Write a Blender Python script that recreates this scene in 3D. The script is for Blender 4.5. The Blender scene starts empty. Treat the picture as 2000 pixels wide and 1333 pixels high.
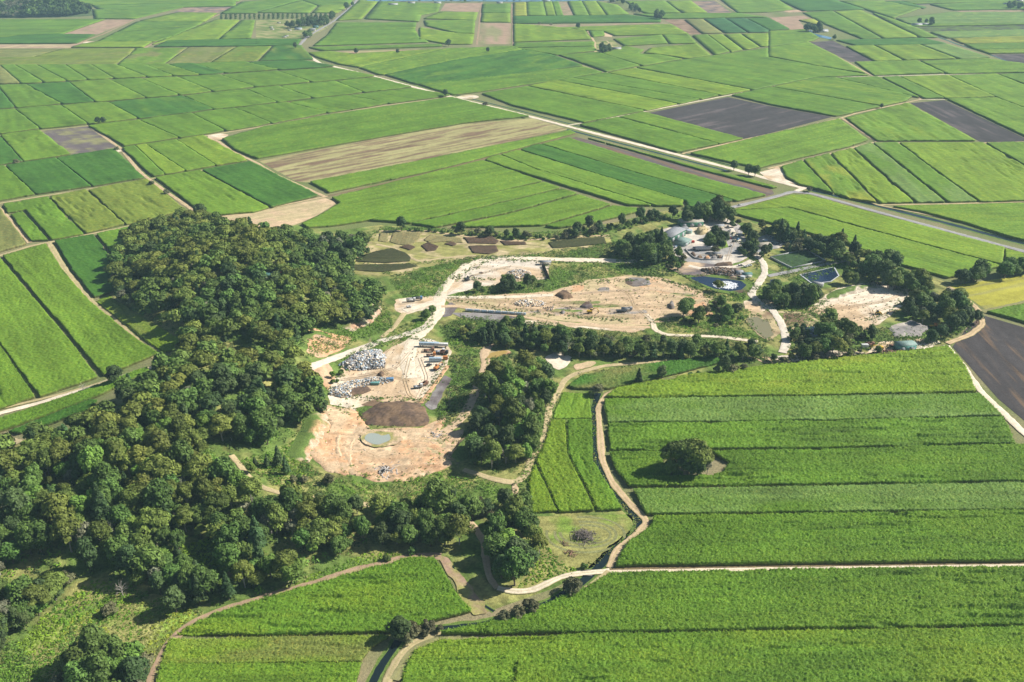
import bpy, math, random
import numpy as np
S = bpy.context.scene
COL = S.collection
R = math.radians
# ------------------------------------------------------------------ camera, sky, sun, exposure
F, CX, CY, CAMH, PITCH = 1750.0, 1000.0, 666.5, 300.0, R(26.1)
cd = bpy.data.cameras.new('camera'); cam = bpy.data.objects.new('camera', cd); COL.objects.link(cam)
cam.location = (0, 0, CAMH); cam.rotation_euler = (R(90) - PITCH, 0, 0)
cd.sensor_width = 36.0; cd.lens = 36.0 * F / 2000.0; cd.clip_start = 1.0; cd.clip_end = 40000.0
S.camera = cam
SUN_EL, SUN_AZ = R(40), math.atan2(1.0, 0.22)      # compass bearing of the sun from +Y towards +X
w = bpy.data.worlds.new('World'); S.world = w; w.use_nodes = True
nt = w.node_tree; bg = nt.nodes['Background']
sk = nt.nodes.new('ShaderNodeTexSky'); sk.sky_type = 'NISHITA'; sk.sun_disc = False
sk.sun_elevation = SUN_EL; sk.sun_rotation = SUN_AZ; sk.altitude = 50
nt.links.new(sk.outputs[0], bg.inputs[0]); bg.inputs[1].default_value = 0.055
sl = bpy.data.lights.new('sun', 'SUN'); sl.energy = 5.0; sl.angle = R(0.5); sl.color = (1.0, 0.95, 0.87)
so = bpy.data.objects.new('sun', sl); COL.objects.link(so)
so.rotation_euler = (R(90) - SUN_EL, 0, math.pi - SUN_AZ); so.location = (0, 0, 500)
S.view_settings.view_transform = 'Standard'; S.view_settings.look = 'None'
S.view_settings.exposure = 0.55; S.view_settings.gamma = 1.0
try:
    S.view_settings.use_curve_mapping = False
    S.cycles.max_bounces = 5; S.cycles.transparent_max_bounces = 4; S.cycles.volume_bounces = 0
    S.cycles.diffuse_bounces = 2; S.cycles.glossy_bounces = 2; S.cycles.transmission_bounces = 2
except Exception:
    pass

# ------------------------------------------------------------------ noise, pixel -> ground, relief
def _h(ix, iy, s):
    n = (ix.astype(np.int64) * 374761393 + iy.astype(np.int64) * 668265263 + s * 974634777) & 0x7fffffff
    n = ((n ^ (n >> 13)) * 1274126177) & 0x7fffffff
    n = (n ^ (n >> 16)) & 0xffff
    return n / 65535.0
def vn(x, y, sc, s=0):                                  # value noise 0..1
    x = np.asarray(x, float) / sc; y = np.asarray(y, float) / sc
    ix, iy = np.floor(x), np.floor(y); fx, fy = x - ix, y - iy
    fx = fx * fx * (3 - 2 * fx); fy = fy * fy * (3 - 2 * fy)
    a, b, c, d = _h(ix, iy, s), _h(ix + 1, iy, s), _h(ix, iy + 1, s), _h(ix + 1, iy + 1, s)
    return (a + (b - a) * fx) * (1 - fy) + (c + (d - c) * fx) * fy
def fbm(x, y, sc, s=0, o=3):
    t, a, n = 0, 1.0, 0
    for k in range(o):
        t = t + a * vn(x, y, sc / 2 ** k, s + 17 * k); n += a; a *= .55
    return t / n
SP, CP = math.sin(PITCH), math.cos(PITCH)
def unproj(p, z=0.0):
    p = np.asarray(p, float).reshape(-1, 2)
    dx = (p[:, 0] - CX) / F; v = (p[:, 1] - CY) / F
    t = (CAMH - z) / (SP + v * CP)
    return np.stack([dx * t, (CP - v * SP) * t], 1)
BUMPS = []
for px, py, h, rx, ry in [(455, 545, 24, 42, 80), (540, 640, 14, 32, 60), (300, 850, 15, 42, 52), (480, 780, 10, 36, 55),
                          (90, 980, 9, 40, 45), (420, 1000, 6, 55, 40), (985, 790, 5, 22, 55)]:
    c = unproj((px, py))[0]; BUMPS.append((c[0], c[1], h, rx, ry))
_m = unproj([(1000, 575), (1230, 540), (1380, 585), (1280, 625), (1000, 610)]); 
for px, py, h, rx, ry in [(48, 26.5, 24, 80, 46), (120, 26.5, 19, 62, 42)]:
    c = unproj((px, py))[0]; BUMPS.append((c[0], c[1], h, rx, ry))
def hill(x, y, near=False):
    x = np.asarray(x, float); y = np.asarray(y, float); z = np.zeros_like(x)
    for cx, cy, h, rx, ry in (BUMPS[:-2] if near else BUMPS):
        z = z + h * np.exp(-.5 * (((x - cx) / rx) ** 2 + ((y - cy) / ry) ** 2))
    return np.maximum(0, z - 1.2)
def at(p):                                              # photo pixel(s) -> ground points (x, y)
    q = unproj(p); 
    for k in range(10):
        q = unproj(p, hill(q[:, 0], q[:, 1]))
    return q
def at1(px, py):
    q = at((px, py))[0]; return q[0], q[1], float(hill(q[0], q[1]))
def mpp(y_px):                                          # metres per photo pixel at that image row (flat ground)
    return CAMH / (CP * (y_px - CY) + F * SP)

# ------------------------------------------------------------------ materials
def newmat(name):
    m = bpy.data.materials.new(name); m.use_nodes = True
    n = m.node_tree.nodes; return m, n, m.node_tree.links, n['Principled BSDF']
def mat_attr(name, rough=.85, spec=.15, nscale=1.5, namt=.25, bump=0.0, bscale=2.0, rand=0.0, transl=0.0):
    """colour from the mesh's own colour attribute, broken up by world-scale noise"""
    m, n, l, b = newmat(name)
    a = n.new('ShaderNodeAttribute'); a.attribute_name = 'Col'
    tc = n.new('ShaderNodeNewGeometry')
    no = n.new('ShaderNodeTexNoise'); no.inputs['Scale'].default_value = nscale; no.inputs['Detail'].default_value = 4
    l.new(tc.outputs['Position'], no.inputs['Vector'])
    mr = n.new('ShaderNodeMapRange'); mr.inputs[1].default_value = .3; mr.inputs[2].default_value = .7
    mr.inputs[3].default_value = 1 - namt; mr.inputs[4].default_value = 1 + namt
    l.new(no.outputs['Fac'], mr.inputs[0])
    mx = n.new('ShaderNodeVectorMath'); mx.operation = 'SCALE'
    l.new(a.outputs['Color'], mx.inputs[0]); l.new(mr.outputs[0], mx.inputs['Scale'])
    src = mx.outputs[0]
    if rand:
        oi = n.new('ShaderNodeObjectInfo'); hs = n.new('ShaderNodeHueSaturation')
        r1 = n.new('ShaderNodeMapRange'); r1.inputs[3].default_value = .5 - .016 * rand; r1.inputs[4].default_value = .5 + .014 * rand
        r2 = n.new('ShaderNodeMapRange'); r2.inputs[3].default_value = 1 - .30 * rand; r2.inputs[4].default_value = 1 + .36 * rand
        wn = n.new('ShaderNodeTexWhiteNoise'); wn.noise_dimensions = '1D'
        l.new(oi.outputs['Random'], r1.inputs[0]); l.new(oi.outputs['Random'], wn.inputs['W']); l.new(wn.outputs['Value'], r2.inputs[0])
        l.new(r1.outputs[0], hs.inputs['Hue']); l.new(r2.outputs[0], hs.inputs['Value']); l.new(src, hs.inputs['Color'])
        src = hs.outputs['Color']
    l.new(src, b.inputs['Base Color']); b.inputs['Roughness'].default_value = rough
    b.inputs['Specular IOR Level'].default_value = spec
    if bump:
        n2 = n.new('ShaderNodeTexNoise'); n2.inputs['Scale'].default_value = bscale; n2.inputs['Detail'].default_value = 5
        l.new(tc.outputs['Position'], n2.inputs['Vector'])
        bp = n.new('ShaderNodeBump'); bp.inputs['Strength'].default_value = bump; bp.inputs['Distance'].default_value = .4
        l.new(n2.outputs['Fac'], bp.inputs['Height']); l.new(bp.outputs[0], b.inputs['Normal'])
    if transl:
        tr = n.new('ShaderNodeBsdfTranslucent'); l.new(src, tr.inputs['Color'])
        ms = n.new('ShaderNodeMixShader'); ms.inputs[0].default_value = transl
        l.new(b.outputs[0], ms.inputs[1]); l.new(tr.outputs[0], ms.inputs[2])
        l.new(ms.outputs[0], n['Material Output'].inputs['Surface'])
    return m
def mat_plain(name, col, rough=.6, spec=.3, metal=0, namt=.18, nscale=1.2, stripes=0):
    m, n, l, b = newmat(name)
    tc = n.new('ShaderNodeTexCoord'); no = n.new('ShaderNodeTexNoise'); no.inputs['Scale'].default_value = nscale; no.inputs['Detail'].default_value = 5
    l.new(tc.outputs['Object'], no.inputs['Vector'])
    cr = n.new('ShaderNodeValToRGB'); cr.color_ramp.elements[0].position = .3; cr.color_ramp.elements[1].position = .7
    cr.color_ramp.elements[0].color = [c * (1 - namt) for c in col] + [1]; cr.color_ramp.elements[1].color = [min(1, c * (1 + namt)) for c in col] + [1]
    l.new(no.outputs['Fac'], cr.inputs[0]); l.new(cr.outputs[0], b.inputs['Base Color'])
    b.inputs['Roughness'].default_value = rough; b.inputs['Specular IOR Level'].default_value = spec; b.inputs['Metallic'].default_value = metal
    if stripes:
        wv = n.new('ShaderNodeTexWave'); wv.inputs['Scale'].default_value = stripes; l.new(tc.outputs['Object'], wv.inputs['Vector'])
        bp = n.new('ShaderNodeBump'); bp.inputs['Strength'].default_value = .5; bp.inputs['Distance'].default_value = .06
        l.new(wv.outputs['Fac'], bp.inputs['Height']); l.new(bp.outputs[0], b.inputs['Normal'])
    return m
M_CANE = mat_attr('cane_leaf', .7, .2, 1.1, .2, transl=.28)
M_SOIL = mat_attr('soil', .95, .05, .9, .14, bump=.5, bscale=1.4)
M_GRASS = mat_attr('grass', .9, .1, .7, .28, bump=.8, bscale=1.6)
M_LEAF = mat_attr('foliage', .65, .22, .6, .3, rand=1.0, transl=.15)
M_SCRUB = mat_attr('scrub_leaf', .7, .2, .6, .3, transl=.12)
M_BARK = mat_plain('bark', (.16, .13, .10), .9, .1)
M_PALEBARK = mat_plain('pale_bark', (.42, .38, .33), .9, .1)
M_ROCK = mat_attr('rock', .9, .15, 1.0, .3, bump=.6)
def mat_water(name, col, rough=.12, bumps=.15, bs=1.5):
    m, n, l, b = newmat(name)
    b.inputs['Base Color'].default_value = (*col, 1); b.inputs['Roughness'].default_value = rough; b.inputs['IOR'].default_value = 1.33
    no = n.new('ShaderNodeTexNoise'); no.inputs['Scale'].default_value = bs; no.inputs['Detail'].default_value = 3
    g = n.new('ShaderNodeNewGeometry'); l.new(g.outputs['Position'], no.inputs['Vector'])
    bp = n.new('ShaderNodeBump'); bp.inputs['Strength'].default_value = bumps; bp.inputs['Distance'].default_value = .2
    l.new(no.outputs['Fac'], bp.inputs['Height']); l.new(bp.outputs[0], b.inputs['Normal'])
    return m

# ------------------------------------------------------------------ mesh helpers
def mesh_obj(name, v, faces, mat, col=None, parent=None, smooth=False, nside=None):
    """v: n x 3; faces: m x k array, or a list of such arrays"""
    fl = faces if isinstance(faces, list) else [faces]
    fl = [np.asarray(f, np.int32) for f in fl if len(f)]
    me = bpy.data.meshes.new(name)
    v = np.asarray(v, np.float32)
    me.vertices.add(len(v)); me.vertices.foreach_set('co', v.ravel())
    nl = sum(f.size for f in fl); nf = sum(len(f) for f in fl)
    me.loops.add(nl); me.polygons.add(nf)
    me.loops.foreach_set('vertex_index', np.concatenate([f.ravel() for f in fl]))
    tot = np.concatenate([np.full(len(f), f.shape[1], np.int32) for f in fl])
    st = np.concatenate([[0], np.cumsum(tot)[:-1]]).astype(np.int32)
    me.polygons.foreach_set('loop_start', st)
    if smooth: me.polygons.foreach_set('use_smooth', np.ones(nf, bool))
    me.update(calc_edges=True)
    if col is not None:
        a = me.attributes.new('Col', 'FLOAT_COLOR', 'POINT')
        c = np.ones((len(v), 4), np.float32); c[:, :3] = col
        a.data.foreach_set('color', c.ravel())
    me.materials.append(mat)
    o = bpy.data.objects.new(name, me); COL.objects.link(o)
    if parent: o.parent = parent
    return o
def tag(o, label=None, cat=None, group=None, kind=None):
    if label: o['label'] = label
    if cat: o['category'] = cat
    if group: o['group'] = group
    if kind: o['kind'] = kind
    return o
def empty(name, loc, rz=0, **k):
    o = bpy.data.objects.new(name, None); COL.objects.link(o); o.location = loc; o.rotation_euler = (0, 0, rz)
    return tag(o, **k)
def inside(px, py, poly):
    r = np.zeros(px.shape, bool); n = len(poly)
    for i in range(n):
        x1, y1 = poly[i]; x2, y2 = poly[(i + 1) % n]
        if y1 == y2: continue
        c = ((y1 > py) != (y2 > py)) & (px < (x2 - x1) * (py - y1) / (y2 - y1) + x1)
        r ^= c
    return r
def snap(p, poly):
    best = np.full(len(p), 1e18); q = p.copy(); n = len(poly)
    for i in range(n):
        a = poly[i]; d = poly[(i + 1) % n] - a; L = (d * d).sum()
        if L < 1e-9: continue
        t = np.clip(((p - a) @ d) / L, 0, 1)[:, None]; c = a + t * d
        e = ((p - c) ** 2).sum(1); m = e < best
        best[m] = e[m]; q[m] = c[m]
    return q, np.sqrt(best)
def grid(poly, res, ang=0.0, wob=0.0, wsc=6.0, seed=0):
    """cells of a grid (rows along ANG) that lie in the polygon: (xy, quads, boundary edges)"""
    ca, sa = math.cos(ang), math.sin(ang); Rm = np.array([[ca, -sa], [sa, ca]])
    P = poly @ Rm
    lo, hi = P.min(0) - wob, P.max(0) + wob
    res = min(res, max(.25, (hi - lo).min() / 4))
    nx, ny = int(math.ceil((hi[0] - lo[0]) / res)) + 1, int(math.ceil((hi[1] - lo[1]) / res)) + 1
    xs, ys = lo[0] + np.arange(nx) * res, lo[1] + np.arange(ny) * res
    gx, gy = np.meshgrid(xs[:-1] + res / 2, ys[:-1] + res / 2)
    tx, ty = gx, gy
    if wob:
        tx = gx + wob * 2 * (fbm(gx + lo[0], gy, wsc, seed + 5) - .5); ty = gy + wob * 2 * (fbm(gx, gy + lo[1], wsc, seed + 9) - .5)
    ins = inside(tx, ty, P)
    cy, cx = np.nonzero(ins)
    if len(cx) == 0: return None
    i0 = cy * nx + cx
    q = np.stack([i0, i0 + 1, i0 + nx + 1, i0 + nx], 1)
    used, inv = np.unique(q, return_inverse=True); q = inv.reshape(q.shape)
    v = np.stack([xs[used % nx], ys[used // nx]], 1)
    e = np.concatenate([q[:, [0, 1]], q[:, [1, 2]], q[:, [2, 3]], q[:, [3, 0]]])
    key = np.sort(e, 1); k = key[:, 0].astype(np.int64) * len(v) + key[:, 1]
    _, first, cnt = np.unique(k, return_index=True, return_counts=True)
    be = e[first[cnt == 1]]
    if wob:                                            # round off the cell steps along a wavering edge
        for k in range(4):
            s = np.zeros_like(v); n_ = np.zeros(len(v))
            np.add.at(s, be[:, 0], v[be[:, 1]]); np.add.at(s, be[:, 1], v[be[:, 0]]); np.add.at(n_, be[:, 0], 1); np.add.at(n_, be[:, 1], 1)
            b = n_ > 0; v[b] = .4 * v[b] + .6 * s[b] / n_[b][:, None]
    else:
        b = np.unique(be); s, d = snap(v[b], P); m = d < 1.0 * res
        v[b[m]] = s[m]
    return v @ Rm.T, q, be
def densify(p, step):
    p = np.asarray(p, float); out = []
    for i in range(len(p)):
        a, b = p[i], p[(i + 1) % len(p)]; n = max(1, int(np.hypot(*(b - a)) / step))
        out += [a + (b - a) * k / n for k in range(n)]
    return np.array(out)
rng = np.random.default_rng(7)
_z = [0]
def dirvec(poly):                                        # direction of the longest edge
    d = np.roll(poly, -1, 0) - poly; i = np.argmax((d ** 2).sum(1)); return math.atan2(d[i, 1], d[i, 0])
# ------------------------------------------------------------------ ground sheet
G_DRY = np.array((.27, .23, .13)); G_GRN = np.array((.13, .19, .045))
def steps(a, b, fine, far):
    mid = np.arange(a, b + .1, fine); up = [mid[-1]]; s = fine
    while up[-1] < far: s *= 1.22; up.append(up[-1] + s)
    dn = [mid[0]]; s = fine
    while dn[-1] > -far: s *= 1.22; dn.append(dn[-1] - s)
    return np.concatenate([np.array(dn[1:][::-1]), mid, np.array(up[1:])])
def build_ground():
    xs, ys = steps(-400, 620, 5, 6500), steps(200, 1050, 5, 7500)
    gx, gy = np.meshgrid(xs, ys); x, y = gx.ravel(), gy.ravel()
    nx = len(xs); i = (np.arange(len(ys) - 1)[:, None] * nx + np.arange(nx - 1)).ravel()
    q = np.stack([i, i + 1, i + nx + 1, i + nx], 1)
    n = np.clip(fbm(x, y, 40, 3) * 1.6 - .3, 0, 1)[:, None]
    c = G_DRY * (1 - n) + G_GRN * n
    far = np.clip((y - 3300) / 400, 0, 1)[:, None]; c = c * (1 - far) + np.array((.09, .2, .04)) * far
    tag(mesh_obj('ground', np.stack([x, y, hill(x, y, True)], 1), q, M_GRASS, c, smooth=True), kind='structure')
    kx, ky = np.meshgrid(np.arange(-1800, -1000, 12), np.arange(2640, 3100, 12)); x, y = kx.ravel(), ky.ravel(); nx = kx.shape[1]; z = hill(x, y) - .05
    i = (np.arange(kx.shape[0] - 1)[:, None] * nx + np.arange(nx - 1)).ravel(); q = np.stack([i, i + 1, i + nx + 1, i + nx], 1); q = q[z[q].max(1) > .0]
    tag(mesh_obj('hill', np.stack([x, y, z], 1), q, M_GRASS, np.array((.09, .13, .05)) * (.7 + .6 * fbm(x, y, 40, 8)[:, None]), smooth=True), kind='structure')
build_ground()

# ------------------------------------------------------------------ cane, bare ground, roads
G = {'m': (.150, .285, .026), 'l': (.225, .355, .030), 'y': (.33, .385, .045), 'd': (.080, .205, .024), 'b': (.065, .185, .050),
     's': (.20, .325, .07), 'o': (.25, .275, .08), 'e': (.178, .315, .029), 'w': (.22, .295, .042)}
SOIL = {'dark': (.074, .066, .065), 'purple': (.145, .12, .118), 'brown': (.20, .135, .085), 'tan': (.57, .42, .265), 'white': (.72, .62, .475),
        'pink': (.38, .26, .18), 'olive': (.25, .24, .115), 'orange': (.60, .36, .20), 'grey': (.27, .25, .235), 'pave': (.33, .32, .31),
        'hay': (.48, .39, .22), 'straw': (.36, .33, .15), 'mulch': (.125, .088, .066), 'green': (.125, .19, .042), 'lime': (.2, .3, .05), 'yellowgrass': (.38, .36, .06),
        'drygrass': (.29, .28, .095), 'concrete': (.64, .565, .46)}
def ext(px, closed=True):
    """carry outlines that run out of the frame on across the plain, along their own edges"""
    px = np.array(px, float); n = len(px); src = px.copy()
    for ax, lim, out in ((0, 2050, 2300), (0, -55, -260), (1, 1390, 1540)):
        hi = lim > 0; beyond = src[:, ax] >= lim if hi else src[:, ax] <= lim
        for i in np.nonzero(beyond)[0]:
            nb = [j for j in (i - 1, i + 1) if closed or 0 <= j < n]; nb = [j % n for j in nb if not beyond[j % n]]
            d = 0.0
            if nb:
                a = src[nb[0]]; r = src[i] - a
                if abs(r[ax]) > 8: d = r[1 - ax] / r[ax] * (out - src[i, ax])
            px[i, 1 - ax] += max(-150, min(150, d)); px[i, ax] = out
    return px
def cane(px, tone='m', h=2.3, rows=None, gaps=0.0, thin=0.0, amp=.55, tone2=None, mix=0.0, name='sugar_cane'):
    """a standing block of cane: ragged leafy top, sides that drop to the ground showing the dry stalks.
    rows: direction as two pixels; gaps: share of the crop missing in streaks along the rows; thin: visible row furrows"""
    px = np.asarray(px, float); yc = px[:, 1].mean(); px = ext(px); cgrow = .85 if yc < 260 else .5 if yc < 420 else 0
    if cgrow:                                           # far fields almost touch: close the gaps between them a little
        a, b = px - np.roll(px, 1, 0), np.roll(px, -1, 0) - px; s_ = np.sign(np.sum(px[:, 0] * np.roll(px[:, 1], -1) - np.roll(px[:, 0], -1) * px[:, 1]))
        nn = [np.stack([k[:, 1], -k[:, 0]], 1) / (np.hypot(k[:, 0], k[:, 1])[:, None] + 1e-9) for k in (a, b)]; px = px + s_ * cgrow * (nn[0] + nn[1]) / 1.4
    poly = unproj(px); depth = CAMH / math.sin(PITCH + math.atan((yc - CY) / F)) 
    res = max(.55, 1.12 * mpp(yc) / .512 * (.95 + max(0, (depth - 750) / 700)))
    if rows is not None:
        r = unproj(rows); ang = math.atan2(r[1, 1] - r[0, 1], r[1, 0] - r[0, 0])
    else: ang = dirvec(poly)
    seed = int(abs(px.sum())) % 9973
    pd = densify(poly, 4 * res); wa = min(1.3, .8 * res)
    pd = pd + wa * 2 * np.stack([fbm(*pd.T, 9, seed, 2) - .5, fbm(*pd.T, 9, seed + 1, 2) - .5], 1)
    g = grid(pd, res, ang)
    if g is None: return
    v, q, be = g; n = len(v); x, y = v[:, 0], v[:, 1]
    ca, sa = math.cos(ang), math.sin(ang); u, t = x * ca + y * sa, -x * sa + y * ca
    rnd = rng.random(n)
    z = h * (.9 + .2 * fbm(x, y, 14, seed)) + amp * (1.0 if depth < 700 else 1) * (rnd - .35) + .5 * amp * (fbm(u / 3, t, max(1.3, res * 1.5), seed + 3, 2) - .5) * 2
    if thin:
        z -= thin * h * (.5 + .5 * np.cos(t * 2 * math.pi / max(1.9, 2.4 * res)))
    if gaps:
        gn = fbm(u / 9, t, max(2.2, 1.6 * res), seed + 40, 2); cl = fbm(x, y, 45, seed + 50, 2)
        z -= np.clip((gn + .5 * cl - 1.02 + gaps) * 6, 0, 1) * h * .7
    if depth < 760: z -= (rng.random(n) < .16) * rng.uniform(.3, 1.1, n) * min(1, h / 2.4)
    z = np.maximum(z, .12)
    lo = fbm(x, y, 30, seed + 60, 3); st = fbm(u / 14, t, max(3.5, 2 * res), seed + 70, 2)
    base = np.array(G[tone]); c = np.repeat(base[None], n, 0) * (1 + .50 * (lo - .5) + .52 * (st - .5) + .22 * (rng.random(n) - .5))[:, None]
    m2 = np.clip((fbm(u / 3, t, 22, seed + 80, 3) - .5 + mix * .5) * 4, 0, 1) * (1 if tone2 else 0)
    if tone2: c = c * (1 - m2[:, None]) + np.array(G[tone2]) * (1 + .3 * (rng.random(n) - .5))[:, None] * m2[:, None]
    yl = (rng.random(n) < .10)[:, None]; c = np.where(yl, c * np.array((1.45, 1.2, 1.1)), c)
    V = np.concatenate([np.c_[v, z], np.c_[v, z * .45], np.c_[v, np.zeros(n) - .02]]); V[:, 2] += np.tile(hill(x, y), 3)
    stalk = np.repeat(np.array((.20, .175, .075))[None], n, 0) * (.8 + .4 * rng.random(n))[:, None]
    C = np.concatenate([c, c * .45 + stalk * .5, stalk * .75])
    b = np.unique(be); loc = -np.ones(n, int); loc[b] = np.arange(len(b))       # keep only the skirt's ring of vertices
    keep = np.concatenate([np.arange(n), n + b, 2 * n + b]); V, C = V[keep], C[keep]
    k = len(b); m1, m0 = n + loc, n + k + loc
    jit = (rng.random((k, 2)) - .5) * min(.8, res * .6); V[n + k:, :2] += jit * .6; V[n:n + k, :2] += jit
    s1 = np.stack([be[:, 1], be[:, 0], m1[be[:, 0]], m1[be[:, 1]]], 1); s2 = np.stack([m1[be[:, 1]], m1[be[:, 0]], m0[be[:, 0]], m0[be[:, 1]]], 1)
    F4 = [q, s1, s2]
    if depth < 700 and h > .8:                         # leaves standing out of the top, near the camera only
        m = 2 + int(depth < 560); nb = n * m; f_ = .62
        p = np.repeat(np.c_[v, z + hill(x, y)], m, 0) + np.c_[(rng.random((nb, 2)) - .5) * res * 1.3, rng.random(nb) * .2 - .45]
        az = rng.random(nb) * 6.283; hw = np.stack([np.cos(az), np.sin(az), np.zeros(nb)], 1) * (.07 + .09 * rng.random(nb))[:, None]
        up = np.c_[rng.normal(0, .55, (nb, 2)), .30 + .5 * rng.random(nb)]
        B = np.stack([p - hw, p + hw, p + up + hw * .5, p + up - hw * .5], 1).reshape(-1, 3)
        cb = np.repeat(np.repeat(c, m, 0) * (1.0 + .5 * rng.random((nb, 1))) * np.where(rng.random((nb, 1)) < .2, (1.3, 1.12, 1), (1, 1, 1)), 4, 0)
        F4.append(len(V) + np.arange(4 * nb).reshape(nb, 4)); V = np.concatenate([V, B]); C = np.concatenate([C, cb])
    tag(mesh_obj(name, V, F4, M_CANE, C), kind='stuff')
def patch(name, px, soil='tan', soil2=None, wob=0.0, res=None, z=None, amp=.22, sc=14, mix=0.0, mat=None, stripe=0.0, rows=None, bumpz=0.0, kind='structure'):
    px = np.asarray(px, float); yc = px[:, 1].mean(); px = ext(px); poly = at(px)
    if res is None: res = max(.9, 1.6 * mpp(yc) / .512 * (1 + max(0, (450 - yc) / 250)))
    ang = dirvec(poly)
    if rows is not None:
        r = unproj(rows); ang = math.atan2(r[1, 1] - r[0, 1], r[1, 0] - r[0, 0])
    seed = int(abs(px.sum())) % 9973
    g = grid(densify(poly, 3 * res), res, ang, wob, 5.0, seed)
    if g is None: return
    v, q, be = g; x, y = v[:, 0], v[:, 1]; n = len(v)
    _z[0] += .004; zo = (.10 + _z[0]) if z is None else z
    ca, sa = math.cos(ang), math.sin(ang); u, t = x * ca + y * sa, -x * sa + y * ca
    c = np.repeat(np.array(SOIL[soil], float)[None], n, 0)
    if soil2:
        m = np.clip((fbm(x, y, sc, seed + 1, 4) - .5 + mix * .5) * 4 + .5, 0, 1)[:, None] if not stripe else \
            np.clip((fbm(u / 12, t, stripe, seed + 1, 3) - .5 + mix * .5) * 5 + .5, 0, 1)[:, None]
        c = c * (1 - m) + np.array(SOIL[soil2]) * m
    c = c * (1 + amp * 2 * (fbm(x, y, 5, seed + 2, 4) - .5) + amp * .7 * (rng.random(n) - .5) + (amp * 2 * (fbm(u / 15, t, max(2.5, stripe), seed + 4, 2) - .5)))[:, None]
    zz = hill(x, y) + zo + (bumpz * fbm(x, y, 3, seed + 6, 3) if bumpz else 0)
    if bumpz: zz[np.unique(be)] = hill(x, y)[np.unique(be)] + zo
    o = mesh_obj(name, np.c_[v, zz], q, mat or M_SOIL, c, smooth=True)
    return tag(o, kind=kind)
def smooth_line(px, step=5.0):
    p = at(px); d = np.r_[0, np.cumsum(np.hypot(*np.diff(p, axis=0).T))]
    n = max(2, int(d[-1] / step)); s = np.linspace(0, d[-1], n + 1)
    q = np.stack([np.interp(s, d, p[:, 0]), np.interp(s, d, p[:, 1])], 1)
    for k in range(3): q[1:-1] = .25 * q[:-2] + .5 * q[1:-1] + .25 * q[2:]
    return q
def road(name, px, width, soil='tan', edge='drygrass', mat=None, z=None, wob=.25, track=True, amp=.2):
    px = ext(px, False); q = smooth_line(px, max(2.5, mpp(np.mean(np.asarray(px)[:, 1])) * 5)); n = len(q)
    d = np.gradient(q, axis=0); d /= np.hypot(d[:, 0], d[:, 1])[:, None] + 1e-9; nrm = np.stack([-d[:, 1], d[:, 0]], 1)
    off = np.array([-.5, -.40, -.22, 0, .22, .40, .5]) if track else np.array([-.5, -.46, -.2, 0, .2, .46, .5])
    seed = int(abs(np.sum(px))) % 9973
    wl = width * (1 + wob * ((fbm(q[:, 0], q[:, 1], 14, seed) - .5) * 2 + (rng.random(n) - .5) * .9))
    P = q[:, None, :] + nrm[:, None, :] * (off[None, :, None] * wl[:, None, None]); x, y = P[..., 0].ravel(), P[..., 1].ravel()
    _z[0] += .004; zo = (.16 + _z[0]) if z is None else z
    c1, c0 = np.array(SOIL[soil]), np.array(SOIL[edge])
    mid = c1 * .58 + c0 * .42 if track else c1
    cc = np.stack([c0, c1 * .8 + c0 * .2, c1, mid, c1, c1 * .8 + c0 * .2, c0]) if track else np.stack([c0, c1, c1, c1, c1, c1, c0])
    C = np.repeat(cc[None], n, 0).reshape(-1, 3) * (1 + amp * 2 * (fbm(x, y, 4, seed, 3) - .5) + .16 * (rng.random(len(x)) - .5))[:, None]
    i = (np.arange(n - 1)[:, None] * 7 + np.arange(6)).ravel()
    Q = np.stack([i, i + 7, i + 8, i + 1], 1)[:, ::-1]
    Z = hill(x, y) + zo; Z = Z - np.tile(np.array([.12, 0, 0, 0, 0, 0, .12]), n) * (0 if zo < .13 else 1)
    return tag(mesh_obj(name, np.c_[x, y, Z], Q, mat or M_SOIL, C, smooth=True), kind='structure')

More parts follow.
